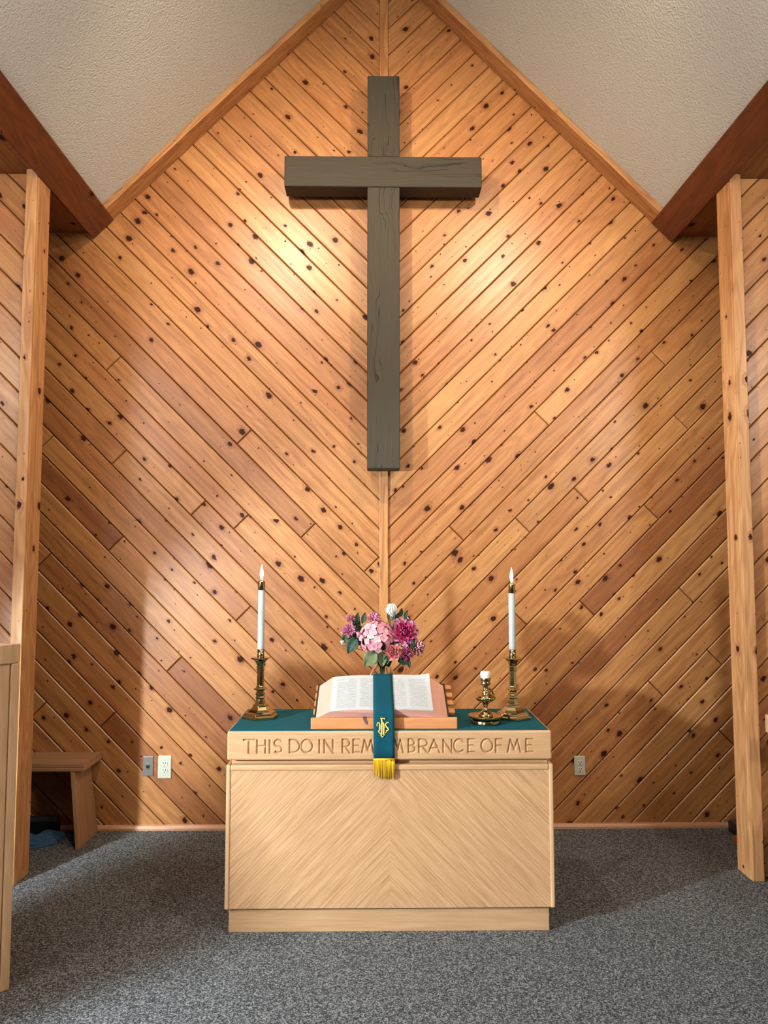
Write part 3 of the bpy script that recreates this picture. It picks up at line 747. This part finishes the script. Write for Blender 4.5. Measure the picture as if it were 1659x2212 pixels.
def candlestick(x, y, rot, side, dz):
    o = thing('brass_candlestick', (x, y, ZC), f'tall polished brass candlestick at the {side} end of the altar', 'candlestick', 'pair of brass candlesticks')
    def part(lo, hi, name):
        m = MB(); m.lathe([p for p in HEXP if lo - 1e-6 <= p[1] <= hi + 1e-6], (x, y, ZC), 6, rot); m.build(name, BRASS, o, bevel=0.0012, seg=2)
    part(0.0, 0.088, 'hexagonal_base'); part(0.088, 0.145, 'knop'); part(0.145, 0.240, 'shaft'); part(0.240, 0.277, 'drip_pan')
    m = MB(); m.lathe([(0.0155, 0.2765), (0.0162, 0.278), (0.0162, 0.312), (0.0150, 0.312)], (x, y, ZC), 28); m.build('socket', BRASSD, o, smooth=True)
    c = thing('altar_candle', (x, y, ZC + 0.312), f'slim white candle burning in the {side} brass candlestick', 'candle', 'pair of altar candles')
    t = 0.582 + dz
    m = MB(); m.lathe([(0.0, 0.3125), (0.0155, 0.3125), (0.0158, 0.33), (0.0152, t), (0.0, t)], (x, y, ZC), 28); m.build('wax_body', WAX, c, smooth=True, bevel=0.001)
    m = MB(); m.lathe([(0.0162, t - 0.002), (0.0168, t), (0.0168, t + 0.035), (0.0168, t + 0.038), (0.0135, t + 0.0405), (0.005, t + 0.041), (0, t + 0.041)], (x, y, ZC), 28); m.build('brass_cap', BRASS, c, smooth=True, bevel=0.001)
    m = MB(); m.tube([(x, y, ZC + t + 0.040), (x, y, ZC + t + 0.050)], 0.0012, 6); m.build('wick', WICK, c)
    m = MB(); b = t + 0.045
    m.lathe([(0.0, b), (0.0028, b + 0.002), (0.0055, b + 0.010), (0.0078, b + 0.022), (0.0084, b + 0.030), (0.0072, b + 0.042), (0.0045, b + 0.055), (0.002, b + 0.066), (0.0, b + 0.074)], (x, y, ZC), 16)
    m.build('flame', 'candle_flame', c, smooth=True)
    return (x, y, ZC + b + 0.03)
F1 = candlestick(-0.584, -0.968, math.radians(-97), 'left', 0.006)
F2 = candlestick(0.583, -0.990, math.radians(-84), 'right', -0.008)

lx, ly = 0.441, -1.095
o = thing('small_brass_candle_holder', (lx, ly, ZC), 'short brass chamber candle holder on a saucer in front of the right candlestick', 'candle holder')
m = MB(); m.lathe([(0.0, 0.0), (0.064, 0.0), (0.066, 0.003), (0.064, 0.017), (0.050, 0.021), (0, 0.021)], (lx, ly, ZC), 48); m.build('foot', BRASSD, o, smooth=True, bevel=0.001)
m = MB(); m.lathe([(0.0, 0.0205), (0.055, 0.0205), (0.071, 0.025), (0.0775, 0.034), (0.0765, 0.0355), (0.068, 0.030), (0.045, 0.0265), (0.0, 0.0265)], (lx, ly, ZC), 48); m.build('saucer', BRASS, o, smooth=True)
m = MB(); m.lathe([(0.0, 0.0268), (0.033, 0.0268), (0.032, 0.036), (0.027, 0.047), (0.017, 0.055), (0.010, 0.062), (0.0085, 0.073), (0.013, 0.086), (0.026, 0.094), (0.040, 0.102), (0.0445, 0.110), (0.042, 0.117), (0.026, 0.128),
                       (0.017, 0.134), (0.020, 0.139), (0.012, 0.145), (0.0085, 0.156), (0.012, 0.165), (0.020, 0.168)], (lx, ly, ZC), 40); m.build('stem', BRASS, o, smooth=True)
m = MB(); m.lathe([(0.0, 0.168), (0.0205, 0.168), (0.0222, 0.172), (0.0222, 0.180), (0.0208, 0.182), (0.0208, 0.186), (0.0225, 0.188), (0.0225, 0.200), (0.021, 0.200), (0.021, 0.190), (0.0, 0.190)], (lx, ly, ZC), 40); m.build('cup', BRASSD, o, smooth=True, bevel=0.0008)
m = MB(); m.tube([(lx + 0.008, ly + 0.028, ZC + 0.150), (lx + 0.022, ly + 0.034, ZC + 0.146), (lx + 0.036, ly + 0.036, ZC + 0.132), (lx + 0.042, ly + 0.030, ZC + 0.114)], [0.004, 0.0055, 0.005, 0.004], 10); m.build('handle', BRASS, o, smooth=True)
m = MB(); m.tube([(lx + 0.070, ly + 0.012, ZC + 0.032), (lx + 0.092, ly + 0.016, ZC + 0.036), (lx + 0.104, ly + 0.018, ZC + 0.030), (lx + 0.108, ly + 0.02, ZC + 0.016)], [0.006, 0.007, 0.006, 0.005], 8); m.build('thumb_rest', BRASS, o, smooth=True)
c = thing('votive_candle', (lx, ly, ZC + 0.19), 'stubby white candle standing in the small brass holder', 'candle')
m = MB(); m.lathe([(0.0, 0.1905), (0.0205, 0.1905), (0.0215, 0.203), (0.0228, 0.212), (0.0225, 0.222), (0.019, 0.228), (0.010, 0.2285), (0.004, 0.229), (0, 0.229)], (lx, ly, ZC), 32)
m.build('wax_body', plain('warm_wax', (0.86, 0.80, 0.68), 0.4), c, smooth=True)
m = MB(); m.tube([(lx, ly, ZC + 0.228), (lx + 0.001, ly, ZC + 0.234)], 0.001, 6); m.build('wick', WICK, c)

# ------------------------------------------------------------------ vase and flowers
vx, vy = -0.018, -0.862
m = MB()
outer = [(0.0, 0.0), (0.044, 0.0), (0.047, 0.004), (0.045, 0.02), (0.050, 0.06), (0.060, 0.11), (0.0645, 0.150), (0.061, 0.180), (0.047, 0.208), (0.033, 0.224), (0.0285, 0.238), (0.031, 0.258), (0.037, 0.272)]
inner = [(0.0355, 0.272), (0.0295, 0.257), (0.0268, 0.238), (0.0312, 0.222), (0.045, 0.206), (0.0588, 0.179), (0.0622, 0.150), (0.0578, 0.11), (0.0478, 0.06), (0.0425, 0.022), (0.0, 0.012)]
m.lathe(outer + inner, (vx, vy, ZC), 40)
tag(m.build('glass_vase', 'clear_glass', smooth=True), 'clear glass bulb vase holding the flowers behind the open bible', 'vase')

def basis(d):
    d = Vector(d).normalized(); a = Vector((0, 0, 1)) if abs(d.z) < 0.9 else Vector((1, 0, 0))
    x = a.cross(d).normalized(); return d, x, d.cross(x)
def petal(m, base, out, up, L, W, cup=0.3, curl=0.3, tip=0.5, nu=5, nv=4, ruffle=0.0):
    """petal growing along out, its face towards up"""
    out, up = Vector(out).normalized(), Vector(up); up = (up - out * up.dot(out)).normalized(); side = out.cross(up)
    rows = []
    for i in range(nu + 1):
        t = i / nu; w = W * (math.sin(PI * min(1, (t * 0.86 + 0.07))) ** tip) * (0.25 + 0.75 * min(1, t * 1.8)); row = []
        for j in range(nv + 1):
            s = j / nv * 2 - 1
            h = cup * (s * s) * W * 0.5 + curl * L * (t * t) + ruffle * math.sin(s * 7 + t * 5 + base[0] * 900) * t
            row.append(Vector(base) + out * (L * t - abs(s) ** 2 * L * 0.12 * t) + side * (s * w * 0.5) + up * h)
        rows.append(row)
    m.grid(rows)
TOP = Vector((vx, vy, ZC + 0.262))
def stem(parent, c, d, side=(0, 0), r=0.0022, name='stem'):
    c = Vector(c); foot = Vector((vx + side[0] * 0.6, vy + side[1] * 0.6, ZC + 0.03)); neck = Vector((vx + side[0] * 0.5, vy + side[1] * 0.5, ZC + 0.245))
    end = c - Vector(d).normalized() * 0.01; mid = (neck + end) / 2 + Vector((0, 0, 0.012))
    pts = [foot, (foot + neck) / 2, neck, mid, end]
    fine = []
    for i in range(len(pts) - 1):
        p0, p1, p2, p3 = pts[max(i - 1, 0)], pts[i], pts[i + 1], pts[min(i + 2, len(pts) - 1)]
        for k in range(4):
            t = k / 4; fine.append(0.5 * ((2 * p1) + (p2 - p0) * t + (2 * p0 - 5 * p1 + 4 * p2 - p3) * t * t + (3 * p1 - p0 - 3 * p2 + p3) * t ** 3))
    fine.append(end); m = MB(); m.tube(fine, r, 6); m.build(name, 'stem_green', parent, smooth=True)
def leaf(parent, base, d, up, L, W, mat='leaf_dark', curl=-0.25, name='leaf'):
    m = MB(); d = Vector(d).normalized(); up = Vector(up); up = (up - d * up.dot(d)).normalized(); side = d.cross(up); rows = []
    for i in range(9):
        t = i / 8; w = W * (math.sin(PI * (t * 0.97 + 0.015)) ** 0.85) * (1.15 - 0.45 * t); row = []
        for j in range(7):
            s = j / 3 - 1
            row.append(Vector(base) + d * (L * t) + side * (s * w / 2) + up * (abs(s) * W * 0.16 + curl * L * t * t + 0.003 * math.sin(t * 22) * abs(s)))
        rows.append(row)
    m.grid(rows); m.build(name, mat, parent, smooth=True, solid=0.0008)
def flower(name, c, label): return thing(name, Vector(c), label, 'flower', 'flowers in the glass vase')
rf = random.Random(21)
def sphere_dirs(n, axis, cap, jit=0.0):
    ax, x, y = basis(axis); out = []
    for i in range(n):
        cz = 1 - (1 - math.cos(cap)) * (i + 0.5) / n; sz = math.sqrt(max(0, 1 - cz * cz)); ph = i * 2.399963 + rf.uniform(-jit, jit)
        out.append(ax * cz + x * (sz * math.cos(ph)) + y * (sz * math.sin(ph)))
    return out
def ball(m, c, r, n=10):
    m.lathe([(0, -r)] + [(r * math.sin(PI * k / n), -r * math.cos(PI * k / n)) for k in range(1, n)] + [(0, r)], c, 14)

# hydrangea: a ball of four-petalled florets
HC = Vector((-0.047, -0.885, 1.200))
hy = flower('hydrangea', HC, 'big pale pink hydrangea head at the centre of the bouquet')
m1, m2 = MB(), MB()
for i, d in enumerate(sphere_dirs(80, (0.0, -0.9, 0.25), 2.0, 0.25)):
    r = 0.068 + rf.uniform(-0.006, 0.008); p = HC + Vector((d.x * r * 1.15, d.y * r, d.z * r * 1.12)); ax, x, y = basis(d)
    central = math.hypot(d.x + 0.05, d.z - 0.25) < 0.42 and d.y < 0
    mm_ = m2 if (central and i % 2 == 0) else m1
    a0 = rf.uniform(0, PI); L = rf.uniform(0.0175, 0.0215)
    for k in range(4):
        a = a0 + k * PI / 2; o_ = x * math.cos(a) + y * math.sin(a)
        petal(mm_, p, o_ + d * 0.16, d, L, L * 1.12, 0.10, rf.uniform(-0.12, 0.05), 0.42, 5, 4)
m1.build('florets', 'petal_pale_pink', hy, smooth=True)
o = m2.build('florets', 'petal_cream_pink', hy, smooth=True); o['label'] = 'creamy pink florets at the middle'
m = MB(); ball(m, HC, 0.058); m.build('flower_core', 'leaf_pale', hy, smooth=True)
stem(hy, HC - Vector((0, 0, 0.05)), (0, 0, 1), (0, 0.01))
leaf(hy, (-0.052, -0.915, 1.135), (-0.45, -0.25, -0.55), (0, -0.9, 0.3), 0.085, 0.075, 'leaf_pale', -0.1)
leaf(hy, (-0.02, -0.905, 1.15), (-0.02, -0.2, -0.9), (0.3, -0.9, 0.2), 0.085, 0.062, 'leaf_pale', -0.05)

def bloom(m_out, m_in, c, d, R, layers, ruffle=0.0):
    ax, x, y = basis(d); c = Vector(c)
    for li, (n, tilt, L, W, inner, cup, curl) in enumerate(layers):
        for k in range(n):
            a = 2 * PI * (k + 0.5 * (li % 2) + rf.uniform(-.12, .12)) / n; o_ = x * math.cos(a) + y * math.sin(a)
            out = o_ * math.sin(tilt) + ax * math.cos(tilt); up = ax * math.sin(tilt) - o_ * math.cos(tilt)
            petal(m_in if inner else m_out, c + out * R * 0.08, out, up, L * R, W * R, cup, curl, 0.5, 5, 4, ruffle * R)
PC = Vector((0.082, -0.905, 1.225))
pe = flower('peony', PC, 'hot pink ruffled peony with paler outer petals, right of the hydrangea')
ma, mb_ = MB(), MB()
bloom(ma, mb_, PC - Vector((0, -0.02, 0)), (0.12, -1, 0.15), 0.069, [(9, 1.55, 1.02, 0.75, 0, 0.3, 0.12), (9, 1.25, 0.98, 0.7, 0, 0.4, 0.15), (9, 0.95, 0.9, 0.62, 1, 0.4, 0.15), (9, 0.65, 0.85, 0.55, 1, 0.5, 0.2), (7, 0.35, 0.8, 0.5, 1, 0.5, 0.2), (5, 0.12, 0.75, 0.4, 1, 0.5, 0.1)], 0.05)
ma.build('outer_petals', 'petal_mid_pink', pe, smooth=True); mb_.build('inner_petals', 'petal_hot_pink', pe, smooth=True)
stem(pe, PC + Vector((0, 0.01, -0.03)), (0.3, -0.3, 1), (0.012, 0))
leaf(pe, (0.118, -0.90, 1.20), (0.35, -0.1, -0.5), (0.3, -0.9, 0), 0.06, 0.034); leaf(pe, (0.045, -0.90, 1.22), (-0.05, -0.1, 0.9), (0, -1, 0), 0.06, 0.03); leaf(pe, (0.05, -0.90, 1.19), (-0.1, -0.1, -0.8), (0, -1, 0.2), 0.05, 0.03)

CC = Vector((0.033, -0.925, 1.133))
co_ = flower('rose', CC, 'coral pink rose facing forward low in the bouquet')
ma = MB()
bloom(ma, ma, CC + Vector((0, 0.012, 0)), (0.0, -1, 0.22), 0.042, [(6, 1.35, 1.0, 0.95, 0, 0.3, 0.1), (5, 0.95, 0.95, 0.9, 0, 0.5, 0.15), (5, 0.6, 0.9, 0.8, 0, 0.6, 0.1), (4, 0.3, 0.85, 0.6, 0, 0.8, -0.05), (3, 0.1, 0.8, 0.4, 0, 0.9, -0.1)], 0.015)
ma.build('petals', 'petal_coral', co_, smooth=True); stem(co_, CC + Vector((0, 0.012, -0.005)), (0, -1, 0.4), (0.008, -0.01))
leaf(co_, (0.01, -0.91, 1.12), (-0.25, -0.1, -0.6), (0, -1, 0.1), 0.06, 0.036)

WC = Vector((0.023, -0.90, 1.318))
wr_ = flower('white_rose', WC, 'white rosebud standing highest in the bouquet')
ma = MB()
bloom(ma, ma, WC - Vector((0, 0, 0.028)), (0.05, -0.18, 1), 0.066, [(4, 0.56, 0.92, 0.95, 0, 0.5, 0.30), (4, 0.44, 1.0, 0.9, 0, 0.6, 0.30), (4, 0.24, 1.04, 0.7, 0, 0.8, 0.12), (3, 0.08, 1.0, 0.4, 0, 0.9, -0.02)], 0.0)
ma.build('petals', 'petal_white', wr_, smooth=True); stem(wr_, WC - Vector((0, 0, 0.02)), (0, 0, 1), (0.004, 0.012))
leaf(wr_, (0.012, -0.908, 1.285), (-0.1, -0.2, 0.75), (0, -1, 0.2), 0.036, 0.014); leaf(wr_, (0.028, -0.91, 1.285), (0.3, -0.25, 0.6), (0, -1, 0.2), 0.034, 0.014)
leaf(wr_, (0.04, -0.885, 1.29), (0.5, 0, 0.45), (0.2, -0.9, 0.3), 0.055, 0.022); leaf(wr_, (0.068, -0.885, 1.30), (0.15, -0.1, 0.9), (0, -1, 0), 0.042, 0.022); leaf(wr_, (0.085, -0.885, 1.295), (0.35, -0.1, 0.7), (0, -1, 0), 0.040, 0.019); leaf(wr_, (0.088, -0.885, 1.295), (0.85, -0.1, -0.35), (0, -0.8, 0.6), 0.050, 0.016)

def mum(name, c, d, R, mat, label, side, n=46):
    c = Vector(c); o = flower(name, c, label); m = MB()
    for i, dd in enumerate(sphere_dirs(n, d, 1.75, 0.3)):
        ax, x, y = basis(dd); petal(m, c + dd * R * 0.15, dd, Vector(d) + x * 0.4, R * rf.uniform(0.85, 1.05), R * 0.42, 0.5, 0.15, 0.5, 4, 3, R * 0.04)
    m.build('petals', mat, o, smooth=True); stem(o, c, d, side); return o
o = mum('chrysanthemum', (0.094, -0.915, 1.128), (0.1, -1, 0.05), 0.034, 'petal_plum', 'plum red chrysanthemum at the lower right of the bouquet', (0.014, -0.005))
leaf(o, (0.10, -0.915, 1.105), (0.15, -0.1, -0.6), (0, -1, 0), 0.045, 0.022)
o = mum('carnation', (0.142, -0.895, 1.158), (0.6, -0.8, 0.0), 0.040, 'petal_dusty', 'dusty pink carnation at the far right of the bouquet', (0.016, 0.004))
leaf(o, (0.125, -0.915, 1.19), (0.05, -0.3, -0.9), (0.3, -0.9, 0), 0.05, 0.03)
o = mum('carnation', (-0.176, -0.90, 1.238), (-0.15, -1, 0.1), 0.032, 'petal_mid_pink', 'bright pink carnation at the far left of the bouquet', (-0.014, 0.0))
leaf(o, (-0.155, -0.895, 1.262), (-0.15, 0, 0.8), (0, -1, 0), 0.055, 0.028); leaf(o, (-0.142, -0.905, 1.20), (-0.35, -0.2, -0.55), (-0.2, -0.9, 0.3), 0.080, 0.066); leaf(o, (-0.14, -0.89, 1.23), (-0.6, 0, -0.7), (0, -1, 0), 0.07, 0.03); leaf(o, (-0.195, -0.90, 1.215), (-0.1, -0.1, -0.6), (0, -1, 0), 0.035, 0.03)
o = mum('carnation', (-0.170, -0.888, 1.290), (-0.3, -0.8, 0.5), 0.024, 'petal_pale_pink', 'small pale pink carnation above the bright one at far left', (-0.012, 0.006))
leaf(o, (-0.145, -0.885, 1.265), (0.15, 0, 0.8), (0, -1, 0), 0.055, 0.03); leaf(o, (-0.115, -0.885, 1.268), (0.25, 0, 0.85), (0, -1, 0), 0.055, 0.028)
o = mum('carnation', (-0.058, -0.865, 1.282), (0, -0.6, 0.8), 0.036, 'petal_mid_pink', 'rose pink carnation peeping out above the hydrangea', (-0.004, 0.012))
for nm_, c, mt, lb, L in (('flower_bud', (-0.208, -0.905, 1.222), 'petal_dusty', 'small peach bud at the left edge of the bouquet', 0.024), ('flower_bud', (-0.209, -0.905, 1.178), 'petal_white', 'small white bud lowest at the left edge of the bouquet', 0.022),
                         ('flower_bud', (-0.137, -0.915, 1.216), 'petal_pale_pink', 'pointed pink bud between left carnation and hydrangea', 0.030)):
    o = flower(nm_, c, lb); m = MB(); bloom(m, m, Vector(c) - Vector((0, 0, L * 0.5)), (0.3 if L > 0.028 else 0.0, -0.2, 1), L, [(5, 0.5, 1.0, 0.7, 0, 0.7, 0.0), (4, 0.25, 1.0, 0.6, 0, 0.8, -0.1), (3, 0.08, 0.95, 0.4, 0, 0.9, -0.1)])
    m.build('petals', mt, o, smooth=True); stem(o, c, (0, 0, 1), (-0.010, 0.0), 0.0014)
m = MB()
# a bundle of loose greenery inside the neck belongs to the hydrangea stem cluster
o = flower('foliage_sprig', (vx, vy, ZC + 0.27), 'dark green leafy sprig bunched in the mouth of the glass vase')
for k in range(9):
    a = rf.uniform(0, 2 * PI); leaf(o, (vx + 0.012 * math.cos(a), vy - 0.01 + 0.01 * math.sin(a), ZC + 0.225 + 0.005 * k), (0.35 * math.cos(a), 0.35 * math.sin(a), 1), (math.cos(a) * 0.5, -1, 0), 0.075, 0.030, 'leaf_dark', -0.1)
for bx_, bz_, dx_, dz_, L_, W_ in ((0.028, 1.15, 0.1, 0.9, 0.085, 0.05), (0.035, 1.20, 0.25, 0.8, 0.08, 0.04), (0.07, 1.16, 0.8, 0.3, 0.075, 0.045), (-0.10, 1.17, -0.7, 0.35, 0.08, 0.045), (-0.11, 1.22, -0.6, 0.6, 0.07, 0.04),
                                 (-0.02, 1.11, -0.1, -1, 0.055, 0.045), (0.0, 1.11, 0.25, -1, 0.05, 0.045), (0.05, 1.10, 0.6, -0.2, 0.07, 0.04), (0.10, 1.18, 0.6, 0.5, 0.06, 0.04), (-0.13, 1.25, -0.3, 0.7, 0.055, 0.032)):
    leaf(o, (bx_, -0.875, bz_), (dx_, -0.08, dz_), (0.1, -1, 0.15), L_, W_, 'leaf_dark', -0.05)
stem(o, (vx, vy, ZC + 0.26), (0, 0, 1), (0.0, -0.012), 0.004); stem(o, (vx, vy, ZC + 0.26), (0, 0, 1), (-0.012, 0.004), 0.0035)
for sx_, sy_ in ((0.010, 0.006), (-0.006, 0.012), (0.007, -0.007), (-0.010, -0.006), (0.014, 0.0), (-0.016, 0.0)): stem(o, (vx, vy, ZC + 0.262), (0, 0, 1), (sx_, sy_), 0.0042)

# ------------------------------------------------------------------ bench and things under it
b = thing('low_bench', (-2.0, -0.13, 0), 'low tan wooden bench against the cedar wall behind the left post', 'bench')
m = MB(); m.box(-2.50, -1.660, -0.262, -0.004, 0.427, 0.448); m.build('seat_board', TAN, b, bevel=0.002)
m = MB(); m.box(-2.50, -1.658, -0.266, -0.004, 0.406, 0.4262); m.build('under_board', TAN, b, bevel=0.004)
for sg, x in ((1, -1.735), (-1, -2.42)):
    m = MB(); xb = x + sg * 0.052
    a = [(x, -0.262, 0.406), (x + 0.021 * sg, -0.262, 0.406), (xb + 0.021 * sg, -0.295, 0.0), (xb, -0.295, 0.0)]
    bk = [(x, -0.03, 0.406), (x + 0.021 * sg, -0.03, 0.406), (xb + 0.021 * sg, -0.022, 0.0), (xb, -0.022, 0.0)]
    va = [m.bm.verts.new(p) for p in a]; vb = [m.bm.verts.new(p) for p in bk]
    m.bm.faces.new(va); m.bm.faces.new(vb[::-1])
    for i in range(4): m.bm.faces.new((va[i], vb[i], vb[(i + 1) % 4], va[(i + 1) % 4]))
    m.build('leg_panel', TANZ, b, bevel=0.002)
# blue fleece on the carpet
rows = []
for i in range(19):
    row = []
    for j in range(11):
        t, s = i / 18, j / 10
        x = -2.28 + 0.47 * t; y = -0.292 + 0.17 * s + 0.02 * math.sin(t * 7) + 0.075 * t ** 5
        e = min(1, 4.2 * min(t, 1 - t)) * min(1, 4.5 * min(s, 1 - s))
        z = 0.003 + (0.052 + 0.022 * math.sin(t * 19 + s * 6) + 0.014 * math.sin(s * 16 + t * 7)) * e ** 0.6
        row.append((x, y, z))
    rows.append(row)
m = MB(); m.grid(rows); tag(m.build('folded_fleece', 'blue_fleece', smooth=True, sub=1), 'crumpled blue fleece on the carpet under the low bench', 'blanket')
cs = thing('black_case', (-2.05, -0.05, 0), 'black case lying in the dark under the low bench', 'case')
m = MB(); m.box(-2.30, -1.875, -0.088, -0.030, 0.0, 0.072); m.build('body', 'black_plastic', cs, bevel=0.006)
m = MB(); m.box(-2.30, -1.880, -0.086, -0.032, 0.0722, 0.096); m.build('lid', plain('grey_lid', (0.05, 0.06, 0.06), 0.5), cs, bevel=0.005)

# ------------------------------------------------------------------ pulpit on the left edge
Fp = Vector((-1.392, -1.60, 0)); dl = Vector((-0.64, -0.768, 0)); nn = Vector((0.768, -0.64, 0)); up = Vector((0, 0, 1))
pu = thing('oak_pulpit', Fp + dl * 0.4 - nn * 0.2, 'pale oak panelled pulpit cut off by the left edge', 'pulpit')
LPU, HPU = 1.75, 1.254  # unseen near end stretched to block the side lamp and shade the carpet
m = MB(); m.obox(Fp + dl * 0.004 - nn * 0.012, dl, -nn, up, LPU - 0.008, 0.30, HPU - 0.01); m.build('body', OAKZ, pu)
m = MB(); m.obox(Fp + Vector((0, 0, HPU - 0.072)), dl, -nn, up, LPU, 0.02, 0.072); m.build('top_rail', OAKZ, pu, bevel=0.004)
m = MB(); m.obox(Fp, dl, -nn, up, 0.032, 0.02, HPU - 0.0725); m.build('stile', OAKZ, pu, bevel=0.004)
m = MB(); m.obox(Fp + dl * (LPU - 0.032), dl, -nn, up, 0.032, 0.02, HPU - 0.0725); m.build('stile', OAKZ, pu, bevel=0.004)
m = MB(); m.obox(Fp + dl * 0.036 - nn * 0.006, dl, -nn, up, LPU - 0.072, 0.01, HPU - 0.077); m.build('front_panel', OAKZ, pu, bevel=0.002)

# ------------------------------------------------------------------ chair at the right edge, crate behind the right post
ch = thing('wooden_chair', (1.98, -1.2, 0), 'light wooden chair whose back peeps in at the right edge', 'chair')
m = MB(); m.box(1.752, 2.20, -1.015, -0.985, 0.775, 0.858); m.build('top_rail', OAK, ch, bevel=0.006)
for x in (1.766, 2.15):
    m = MB(); m.box(x, x + 0.036, -1.012, -0.988, 0.455, 0.775); m.build('back_post', OAKZ, ch, bevel=0.004)
m = MB(); m.box(1.785, 2.20, -1.42, -0.985, 0.42, 0.455); m.build('seat', OAK, ch, bevel=0.006)
for x in (1.80, 2.15):
    for y in (-1.40, -1.02):
        m = MB(); m.box(x, x + 0.035, y, y + 0.035, 0.0, 0.42); m.build('leg', OAKZ, ch, bevel=0.003)
o = thing('low_wooden_stand', (2.08, -0.25, 0), 'low reddish wood stand with a dark top half hidden behind the right post', 'stand')
m = MB(); m.box(1.948, 2.02, -0.56, -0.225, 0.0, 0.036); m.build('base_rail', CRATEW, o, bevel=0.003)
m = MB(); m.box(2.10, 2.17, -0.56, -0.225, 0.0, 0.036); m.build('base_rail', CRATEW, o, bevel=0.003)
m = MB(); m.box(2.000, 2.26, -0.200, -0.070, 0.0, 0.062); m.build('dark_box', 'black_plastic', o, bevel=0.004)
m = MB(); m.box(2.004, 2.26, -0.195, -0.078, 0.0625, 0.074); m.build('top_slat', 'grey_lid', o, bevel=0.002)

# ------------------------------------------------------------------ lights
def light(kind, name, loc, target, energy, col, **k):
    d = bpy.data.lights.new(name, kind); d.energy = energy; d.color = col
    for a, v in k.items(): setattr(d, a, v)
    o = bpy.data.objects.new(name, d); COL.objects.link(o); o.location = loc
    o.rotation_euler = (Vector(target) - Vector(loc)).to_track_quat('-Z', 'Y').to_euler()
    return o
WARM = (1.0, 0.80, 0.58)
light('SPOT', 'track_light', (-0.78, -2.05, 4.30), (-0.12, 0, 2.85), 250, WARM, spot_size=math.radians(112), spot_blend=1.0, shadow_soft_size=0.05)
light('SPOT', 'track_light', (1.00, -2.05, 4.20), (0.12, 0, 2.85), 180, WARM, spot_size=math.radians(112), spot_blend=1.0, shadow_soft_size=0.05)
for x in (-1, 1):
    light('AREA', 'aisle_lamp', (x * 3.3, -4.4, 3.3), (x * 0.3, -0.9, 1.2), 70, (1.0, 0.94, 0.84), shape='RECTANGLE', size=0.9, size_y=0.4)
    light('AREA', 'ceiling_fill', (x * 1.2, -4.6, 2.9), (x * 0.84, -3.6, 5.4), 80 if x < 0 else 60, (1.0, 0.93, 0.84), shape='RECTANGLE', size=1.2, size_y=0.5)  # added fill pointing up to brighten the ceiling, no real fixture
light('SPOT', 'side_lamp', (-3.2, -3.55, 1.66), (0.1, -1.25, 0.35), 1180, (0.82, 0.935, 1.0), spot_size=math.radians(66), spot_blend=0.35, shadow_soft_size=0.075)
light('AREA', 'rear_window', (-3.0, -9.4, 1.9), (-1.5, 0, 1.5), 70, (0.85, 0.93, 1.0), shape='RECTANGLE', size=1.5, size_y=2.8)
for f in (F1, F2): light('POINT', 'flame_light', f, (0, 0, 0), 0.5, (1.0, 0.6, 0.3), shadow_soft_size=0.012)
w = bpy.data.worlds.new('world'); S.world = w; w.use_nodes = True
w.node_tree.nodes['Background'].inputs[0].default_value = (0.8, 0.85, 0.9, 1); w.node_tree.nodes['Background'].inputs[1].default_value = 0.3

# ------------------------------------------------------------------ camera
F, HX, HY = 1580.0, 809.0, 1214.0
pitch = math.atan((HY - 1106) / F); yaw = math.atan((HX - 829.5) / F * math.cos(pitch))
fw = Vector((-math.sin(yaw) * math.cos(pitch), math.cos(yaw) * math.cos(pitch), math.sin(pitch)))
cam = bpy.data.cameras.new('camera'); cam.sensor_fit = 'VERTICAL'; cam.sensor_height = 24.0; cam.lens = F / 2212 * 24.0; cam.clip_start = 0.05
oc = bpy.data.objects.new('camera', cam); COL.objects.link(oc); oc.location = (-0.0565, -4.41, 1.561)
oc.rotation_euler = fw.to_track_quat('-Z', 'Y').to_euler(); S.camera = oc
S.view_settings.view_transform = 'Standard'; S.view_settings.look = 'None'; S.view_settings.exposure = 0.0; S.view_settings.gamma = 1.0
S.view_settings.use_curve_mapping = False
S.cycles.use_denoising = True; S.cycles.max_bounces = 7; S.cycles.diffuse_bounces = 3; S.cycles.glossy_bounces = 2; S.cycles.use_adaptive_sampling = True; S.cycles.adaptive_threshold = 0.07; S.cycles.adaptive_min_samples = 14; S.cycles.caustics_reflective = False; S.cycles.caustics_refractive = False
S.cycles.sample_clamp_indirect = 6.0
